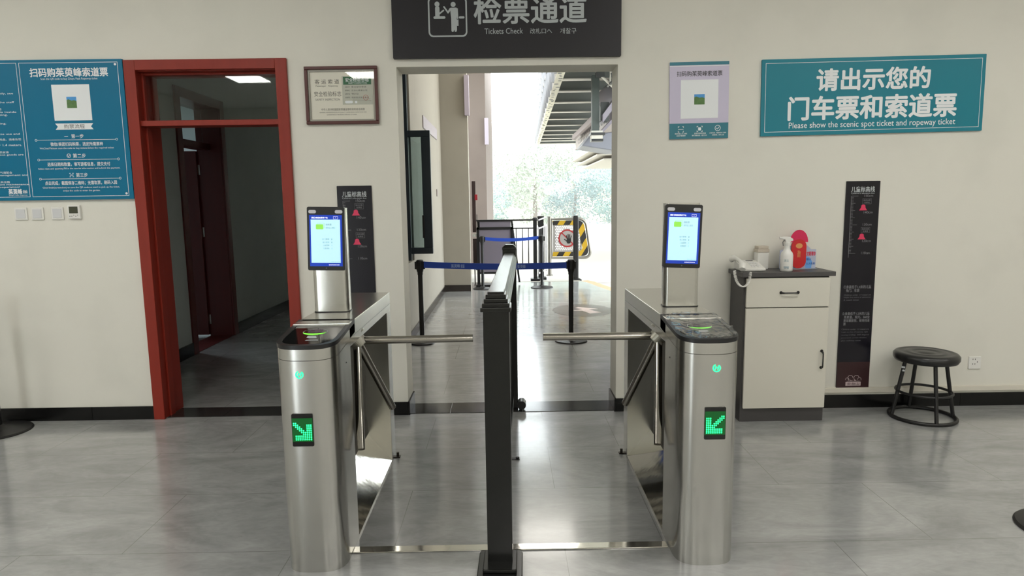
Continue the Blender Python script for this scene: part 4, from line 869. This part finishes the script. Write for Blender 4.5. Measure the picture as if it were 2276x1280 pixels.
# outline narrower at the top right like the photographed panel
def skew(p): return (p[0]-(p[1]-za)/(zb-za)*.12*max(0, (p[0]-xa)/(xb-xa)), p[1])
pts = [skew(p) for p in ol if True]
pts = [(xa, za+.0), *[p for p in pts if p[0] > (xa+xb)/2], (xa, zb)]
obj('tube_frame', MB().tube([(p[0], yS, p[1]) for p in pts], .030, 10, True), M_TUBE, gp, smooth=True)
obj('side_post', MB().cyl((.895, yS, -.02), (.895, yS, 1.21), .040, seg=18).cyl((.895, yS, -.02), (.895, yS, .0), .07, seg=18), M_TUBE, gp, smooth=True)
inn = [(xa+.02+(p[0]-xa)*.96, p[1]) for p in [(xa, za+.035), *[(p[0]-.03, za+.035+(p[1]-za)*.92) for p in pts[1:-1]], (xa, zb-.03)]]
M_YEL = mat('stripe_yellow', (226, 190, 30), .45); 
def stripe_mat():
    m = bpy.data.materials.new('yellow_black_stripes'); m.use_nodes = True; nt = m.node_tree; b = nt.nodes['Principled BSDF']; N = nt.nodes.new; L = nt.links.new
    tc = N('ShaderNodeTexCoord'); sp = N('ShaderNodeSeparateXYZ'); L(tc.outputs['Object'], sp.inputs[0])
    m1 = N('ShaderNodeMath'); m1.operation = 'MULTIPLY_ADD'; m1.inputs[1].default_value = -.62; L(sp.outputs['Z'], m1.inputs[0]); L(sp.outputs['X'], m1.inputs[2])
    m2 = N('ShaderNodeMath'); m2.operation = 'MULTIPLY'; m2.inputs[1].default_value = 3.9; L(m1.outputs[0], m2.inputs[0])
    m3 = N('ShaderNodeMath'); m3.operation = 'FRACT'; L(m2.outputs[0], m3.inputs[0])
    m4 = N('ShaderNodeMath'); m4.operation = 'GREATER_THAN'; m4.inputs[1].default_value = .5; L(m3.outputs[0], m4.inputs[0])
    mx = N('ShaderNodeMix'); mx.data_type = 'RGBA'; mx.inputs[6].default_value = (*s2l((24, 22, 20)), 1); mx.inputs[7].default_value = (*s2l((168, 134, 14)), 1)
    L(m4.outputs[0], mx.inputs[0]); L(mx.outputs[2], b.inputs['Base Color']); b.inputs['Roughness'].default_value = .4
    return m
k = len(inn); ccx = sum(p[0] for p in inn)/k; ccz = (za+zb)/2
def shrink(p): return (max(p[0]-(.125 if p[0] > 1.3 else 0), xa+.03), ccz+(p[1]-ccz)*.755)
inn2 = [shrink(p) for p in inn]
b = MB(); b.add([(p[0], yS-.012, p[1]) for p in inn]+[(p[0], yS-.012, p[1]) for p in inn2]+[(p[0], yS+.004, p[1]) for p in inn]+[(p[0], yS+.004, p[1]) for p in inn2],
    [(i, i+1, k+i+1, k+i) for i in range(k-1)]+[(2*k+i, 3*k+i, 3*k+i+1, 2*k+i+1) for i in range(k-1)]+[(i, 2*k+i, 2*k+i+1, i+1) for i in range(k-1)]+[(k+i, k+i+1, 3*k+i+1, 3*k+i) for i in range(k-1)])
obj('striped_border', b, stripe_mat(), gp)
# perforated sheet: rows of solid strips and of short bridges, a solid disc area in the middle
b = MB(); px0, px1, pz0, pz1 = xa+.03, 1.565, .455, 1.045; rows = 17; rh = (pz1-pz0)/rows; ccx2, ccz2, rr = 1.262, .752, .190
b.box(px0, px0+.05, yS-.004, yS+.0, pz0, pz1); b.box(px1-.04, px1, yS-.004, yS, pz0, pz1)
for i in range(rows):
    z0 = pz0+i*rh; b.box(px0+.05, px1-.04, yS-.004, yS, z0, z0+rh*.42)
    step = .046; nn = int((px1-px0-.09)/step)
    for j in range(nn+1):
        x0 = px0+.05+step*j+(step/2 if i % 2 else 0)
        xx1 = x0+step*.30
        zc = z0+rh*.7
        if (x0+step*.5-ccx2)**2+(zc-ccz2)**2 < rr**2 or i in (0, rows-1): xx1 = x0+step
        b.box(x0, min(xx1, px1-.04), yS-.004, yS, z0+rh*.42, z0+rh)
obj('perforated_sheet', b, mat('sheet_grey', (150, 146, 142), .4, .3), gp)
b = MB(); b.disc(ccx2, ccz2, .185, yS-.006, 40, .155)
a = math.radians(135); dxx, dzz = .158*math.cos(a), .158*math.sin(a); nxx, nzz = .012*math.sin(a), -.012*math.cos(a)
b.flat([(ccx2+dxx+nxx, ccz2+dzz+nzz), (ccx2+dxx-nxx, ccz2+dzz-nzz), (ccx2-dxx-nxx, ccz2-dzz-nzz), (ccx2-dxx+nxx, ccz2-dzz+nzz)], 'y', yS-.0065)
flatobj('red_circle', b, mat('sign_red', (140, 26, 30), .4), gp)
b = MB(); hx0, hz0 = ccx2+.03, ccz2-.05
b.flat([(hx0-.045, hz0-.03), (hx0-.02, hz0-.06), (hx0+.03, hz0-.055), (hx0+.05, hz0-.01), (hx0+.048, hz0+.045), (hx0-.04, hz0+.045)], 'y', yS-.0075)
for (x0, z0, x1, z1, r) in ((-.032, .04, -.048, .105, .0095), (-.010, .045, -.012, .130, .010), (.014, .045, .022, .125, .010), (.037, .04, .056, .100, .009), (-.035, -.01, -.088, .030, .010)):
    cap(b, hx0+x0, hz0+z0, hx0+x1, hz0+z1, r, yS-.0078)
flatobj('hand_mark', b, mat('hand_black', (20, 18, 18), .4), gp)

# ================================================================ OUTDOORS
struct('ground', MB().box(-60, 60, -12, 120, -.12, -.06), mat('pale_concrete', (196, 192, 182), .7, noise=.06, nscale=1))
b = MB(); b.prism([(-3.2, 7.87), (1.41, 7.87), (2.9, 8.1), (2.9, 9.4), (-3.2, 9.4)], 'z', -.055, -.02); struct('terrace_paving', b, mat('terrace_tile', (206, 203, 198), .35, noise=.05, nscale=3))
b = MB(); edge = [(3.6, 4.2), (2.45, 4.75), (1.98, 5.5), (1.76, 6.35), (1.63, 6.95), (1.5, 7.6), (1.40, 7.86)]
o2 = [(x+.16, y+.10) for x, y in edge]; n = len(edge)
b.add([(x, y, -.004) for x, y in edge]+[(x, y, -.004) for x, y in o2]+[(x, y, -.058) for x, y in o2], [(i, i+1, n+i+1, n+i) for i in range(n-1)]+[(n+i, n+i+1, 2*n+i+1, 2*n+i) for i in range(n-1)])
struct('trim_4', b, mat('orange_edge', (214, 168, 136), .5))
struct('trim_5', MB().box(-1.08, 1.40, 7.80, 7.87, 0, .005), mat('sill_strip', (190, 184, 172), .3))
struct('wall_outdoor', MB().box(-3.2, -.45, 11.0, 18.7, -.06, 7.5), wall_mat('grey_beige_render', (116, 104, 97)))
struct('added_sky_blocker', MB().box(-3.2, 1.05, 7.9, 10.98, 4.85, 5.0), M_CEIL)  # unseen slab added to shade the outdoor wall and cut sky light in the hall

# ropeway station canopy seen from below
rp = thing('ropeway_canopy', 'grey steel underside of the ropeway station canopy projecting over the yard', 'canopy', (3, 20, 4.6))
M_GG = mat('green_grey_steel', (124, 127, 124), .5, .0, noise=.08, nscale=2); M_WG = mat('pale_grey_steel', (190, 186, 176), .5)
rp.location = (1.30, 11.3, 4.6)
ZC = 4.6; XE = 1.30; yA, yB = 8.6, 31.6
b = MB(); b.box(XE, XE+.10, yA, yB, ZC, ZC+.42); obj('edge_beam', b, M_WG, rp)
b = MB(); b.box(XE-.03, XE+.16, yA, yB, ZC-.03, ZC); obj('edge_flange', b, mat('flange_cream', (205, 200, 180), .5), rp)
rr = random.Random(5)
b = MB(); y = yA
while y < yB: cxx = XE+.05+rr.uniform(-.03, .05); b.cyl((cxx, y, ZC-.036), (cxx, y, ZC-.030), rr.uniform(.025, .06), seg=8); y += rr.uniform(.18, .6)
obj('rivet_holes', b, M_BLK, rp)
for i, y in enumerate((8.9, 10.1, 11.35, 12.6, 14.4, 16.5, 18.7, 20.7, 22.7, 24.6, 26.4, 28.2, 29.5, 31.2)):
    xr = 4.4
    cbm = obj('cross_beam', MB().box(XE+.1, xr, y, y+.05, ZC+.0, ZC+.40), M_GG, rp)
    obj('flange', MB().box(XE+.1, xr, y-.10, y+.15, ZC-.025, ZC), M_WG, cbm)
obj('deck_plate', MB().box(XE+.05, 8.5, yA, yB, ZC+.42, ZC+.46), mat('deck_grey_green', (100, 103, 100), .6, noise=.1, nscale=1.5), rp)
for i in range(19): y = 9.4+i*1.2; obj('railing_post', MB().box(XE-.10, XE-.02, y, y+.10, ZC, ZC+2.3), mat('fin_grey', (132, 132, 134), .5), rp)
for dz in (.9, 1.6, 2.25): obj('rail', MB().box(XE-.075, XE-.045, yA, yB, ZC+dz, ZC+dz+.05), M_WG, rp)
rp.rotation_euler = (0, 0, -math.radians(1.13))
# drive machinery hung below
dm = thing('ropeway_drive_rail', 'pale machinery beam with drive wheels hanging below the ropeway canopy', 'machinery', (3.6, 18, 4.0))
obj('beam', MB().box(3.35, 3.47, 13.5, 27, 3.95, 4.45).box(3.30, 3.75, 13.5, 27, 3.90, 3.95), mat('warm_white_steel', (150, 141, 139), .5), dm, bevel=.01)
obj('dark_channel', MB().box(3.12, 3.30, 11, 24, 4.30, 4.50), mat('dark_maroon_steel', (60, 46, 48), .5), dm)
obj('pale_channel', MB().box(2.98, 3.10, 11.5, 25, 4.20, 4.40), mat('pinkish_steel', (130, 118, 118), .5), dm)
for i in range(12): y = 14.6+i*1.0; obj('drive_wheel', MB().cyl((3.50, y, 4.12), (3.62, y, 4.12), .22, seg=20), M_BLK, dm, smooth=True)
b = MB()
for i in range(22): b.box(3.343, 3.349, 14+i*.55, 14.16+i*.55, 4.08, 4.18).box(3.343, 3.349, 14.1+i*.55, 14.24+i*.55, 4.24, 4.32)
obj('slot_marks', b, M_BLK, dm)
cl_ = thing('hanger_column', 'dark green grey steel column with bolted foot hanging under the canopy', 'column', (3.0, 12.2, 3.3))
obj('shaft', MB().box(2.18, 2.36, 12.1, 12.3, 3.25, 4.6), mat('dark_green_steel', (58, 66, 62), .5), cl_); obj('foot_plate', MB().box(2.14, 2.50, 12.0, 12.4, 3.14, 3.20).box(2.16, 2.46, 12.05, 12.35, 2.99, 3.05), M_BLK, cl_, bevel=.01); obj('foot_block', MB().box(2.16, 2.44, 12.05, 12.35, 3.05, 3.25), M_WG, cl_)
obj('side_box', MB().box(2.40, 2.60, 12.1, 12.5, 3.50, 3.95), mat('dark_box', (48, 52, 50), .5), cl_)
tr = thing('cable_chute', 'long pale lilac steel chute slanting down beside the hanging column', 'chute', (3.6, 12, 3))
b = MB()
def slab(b, p0, p1, wv, hv):
    p0, p1 = Vector(p0), Vector(p1); wv, hv = Vector(wv), Vector(hv)
    v = [p0, p0+wv, p0+wv+hv, p0+hv, p1, p1+wv, p1+wv+hv, p1+hv]; b.add(v, [(3, 2, 1, 0), (4, 5, 6, 7), (0, 1, 5, 4), (1, 2, 6, 5), (2, 3, 7, 6), (3, 0, 4, 7)])
slab(b, (2.40, 12.62, 3.12), (3.1, 12.62, 3.85), (.0, .5, 0), (0, 0, .10)); obj('chute_bar', b, mat('lilac_grey_steel', (128, 122, 132), .45), tr)
b = MB(); slab(b, (2.42, 11.9, 3.42), (2.9, 11.9, 4.05), (0, 1.0, 0), (0, 0, .20)); obj('upper_bar', b, MATS['lilac_grey_steel'], tr)
pi_ = thing('hanging_pipework', 'dark pipes and slanted braces hanging between the canopy beams and the pale machinery', 'pipework', (2.8, 12, 4.6))
b = MB()
for x0, z0 in ((2.55, 4.30), (2.85, 4.10)): b.cyl((x0, 10.2, z0), (x0, 11.9, z0), .035, seg=10)
obj('pipe', b, M_BLK, pi_, smooth=True)
b = MB()
for y0 in (10.6, 11.6): b.cyl((2.2, y0, 4.6), (2.75, y0, 4.1), .03, seg=8).cyl((2.55, y0, 4.6), (2.55, y0, 4.3), .02, seg=8).cyl((2.85, y0, 4.6), (2.85, y0, 4.1), .02, seg=8)
obj('brace', b, M_WG, pi_, smooth=True)
obj('bracket', MB().box(2.42, 2.62, 10.5, 10.7, 4.35, 4.62).box(2.20, 2.40, 11.5, 11.7, 4.45, 4.62), mat('bracket_dark', (40, 42, 42), .5), pi_)
hu = thing('machine_hood', 'rounded pale grey machine hood under the canopy', 'hood', (2.9, 13, 4))
obj('shell', MB().lathe((3.0, 13.6, 3.6), [(.10, 0), (.42, .06), (.50, .4), (.46, .8), (.25, 1.0), (.05, 1.04)], 24), mat('hood_grey', (150, 146, 150), .4), hu, smooth=True, angle=60)
hb = thing('machine_hood', 'broad pale grey machine hood, lowest of the ropeway machinery', 'hood', (3.1, 14, 2.8))
b = MB(); b.prism([(2.05, 2.98), (2.30, 3.28), (3.6, 3.40), (3.6, 2.90), (2.9, 2.84)], 'y', 13.2, 14.6); obj('hanger', MB().box(3.0, 3.06, 13.8, 13.86, 3.3, 5.03), M_WG, hb); obj('shell', b, mat('hood_blue_grey', (118, 120, 130), .4), hb, bevel=.03)
ln = thing('landing_rail', 'pale slatted landing rail running away below the ropeway machinery', 'rail', (4, 24, 3.3))
obj('hanger', MB().box(4.1, 4.16, 21, 21.06, 3.0, 5.03).box(4.1, 4.16, 26, 26.06, 3.0, 5.03), M_WG, ln)
for z, x0 in ((3.35, 3.15), (3.18, 3.4), (3.02, 3.65)): obj('slat', MB().box(x0, x0+1.3, 20, 27, z, z+.05), mat('pale_cream_steel', (176, 170, 158), .5), ln)
tag(obj('boundary_pole', MB().cyl((3.0, 44, 0), (3.0, 44, 9.6), .05, seg=10).box(2.62, 3.0, 43.95, 44.05, 9.5, 9.6), mat('pale_blue_pole', (170, 200, 205), .5)), 'thin pale lamp pole standing far off below the slope', 'pole')
tag(obj('ropeway_tower', MB().box(3.15, 5.2, 50, 51, 0, 6.6), mat('white_building', (225, 228, 226), .6)), 'white block shaped building in front of the wooded slope', 'building')

hz = bpy.data.materials.new('hillside_haze'); hz.use_nodes = True; hz.node_tree.nodes.clear()
ho = hz.node_tree.nodes.new('ShaderNodeOutputMaterial'); hv = hz.node_tree.nodes.new('ShaderNodeVolumeScatter'); hv.inputs['Color'].default_value = (1, 1, 1, 1); hv.inputs['Density'].default_value = .014
hz.node_tree.links.new(hv.outputs[0], ho.inputs['Volume'])
tag(obj('haze', MB().box(-40, 50, 33, 112, -.04, 45), hz), 'bright white haze hanging over the wooded slope beyond the yard', 'haze', kind='stuff')
# hillside and trees
b = MB(); nx, ny = 40, 24; rh = random.Random(11)
for j in range(ny+1):
    for i in range(nx+1):
        x = -26+i*1.6; y = 34+j*2.6; z = -.3+max(0, (y-40))*.24+1.4*math.sin(x*.23+y*.1)+.8*math.sin(x*.61)+rh.uniform(-.5, .5)
        if y < 37: z = -.3
        b.v.append((x, y, z))
for j in range(ny):
    for i in range(nx): k = j*(nx+1)+i; b.f.append((k, k+1, k+nx+2, k+nx+1))
struct('hill', b, mat('hill_soil', (164, 158, 134), .9, noise=.35, nscale=.8), smooth=True, angle=180)
LEAF = [mat('leaf_grey_green', (120, 146, 142), .7, noise=.3, nscale=1.2), mat('leaf_olive', (150, 158, 142), .7, noise=.3, nscale=1.2), mat('leaf_blue_green', (120, 142, 142), .7, noise=.3, nscale=1.2)]
def crown(R, hgt, seed, nleaf=900):
    q = random.Random(seed); b = MB(); blobs = [(q.uniform(-R*.75, R*.75), q.uniform(-R*.7, R*.7), hgt+q.uniform(-R*.7, R*.7), R*q.uniform(.22, .50)) for _ in range(18)]
    for _ in range(nleaf):
        bx, by, bz, br = q.choice(blobs); u = q.uniform(-1, 1); t = q.uniform(0, 2*PI); s_ = math.sqrt(1-u*u); rr = br*q.uniform(.75, 1.05)
        c = Vector((bx+rr*s_*math.cos(t), by+rr*s_*math.sin(t), bz+rr*u*.85)); a = Vector((q.gauss(0, 1), q.gauss(0, 1), q.gauss(0, 1))).normalized(); d = a.orthogonal().normalized(); e = a.cross(d); z = R*q.uniform(.014, .032)
        k = len(b.v); b.v += [tuple(c+d*z), tuple(c+e*z*.7), tuple(c-d*z), tuple(c-e*z*.7)]; b.f.append((k, k+1, k+2, k+3))
    return b
protos = []
spots = [(-1.6, 42, 'at the foot of the slope nearest the hall'), (2.0, 40, 'at the foot of the slope behind the railing'), (5.0, 43, 'at the foot of the slope behind the striped sign'), (8.2, 41, 'at the slope foot towards the passage jamb'),
    (.2, 50, 'in the second row, first from the hall side'), (4.0, 57, 'in the second row below the canopy edge'), (7.8, 50, 'in the second row below the machinery'), (11.6, 51, 'in the second row, last towards the passage jamb'),
    (-1.0, 60, 'in the third row, first from the hall side'), (3.4, 61, 'in the third row below the canopy edge'), (8.0, 60, 'in the third row below the machinery'),
    (1.2, 72, 'in the top row, first from the hall side'), (6.0, 73, 'in the top row behind the canopy edge')]
kinds = ['pale grey green broad crowned tree', 'pale olive loose crowned tree', 'pale blue green dense crowned tree']
for i, (x, y, where) in enumerate(spots):
    k = i % 3; z = -.3+max(0, y-40)*.24+(1.4*math.sin(x*.23+y*.1) if y > 41 else 0)
    if len(protos) < 3:
        t = thing('tree', '', 'tree', (0, 0, 0), 'trees on the slope beyond the ropeway'); obj('crown', crown(2.9, 2.4, 20+i, 8000), LEAF[k], t)
        obj('trunk', MB().tube([(0, 0, -.6), (.08, .05, 1.2), (-.05, .0, 2.6), (.1, .1, 3.8)], [.16, .13, .10, .04], 8), mat('bark', (110, 100, 88), .9), t); protos.append(t)
    else:
        src = protos[k]; t = src.copy(); COL.objects.link(t)
        for ch in list(src.children): c2 = ch.copy(); COL.objects.link(c2); c2.parent = t
    t.location = (x, y, z); sc = .8+.45*((i*37) % 10)/10; t.scale = (sc, sc, sc); t.rotation_euler = (0, 0, i*1.3)
    t['label'] = kinds[k]+' '+where
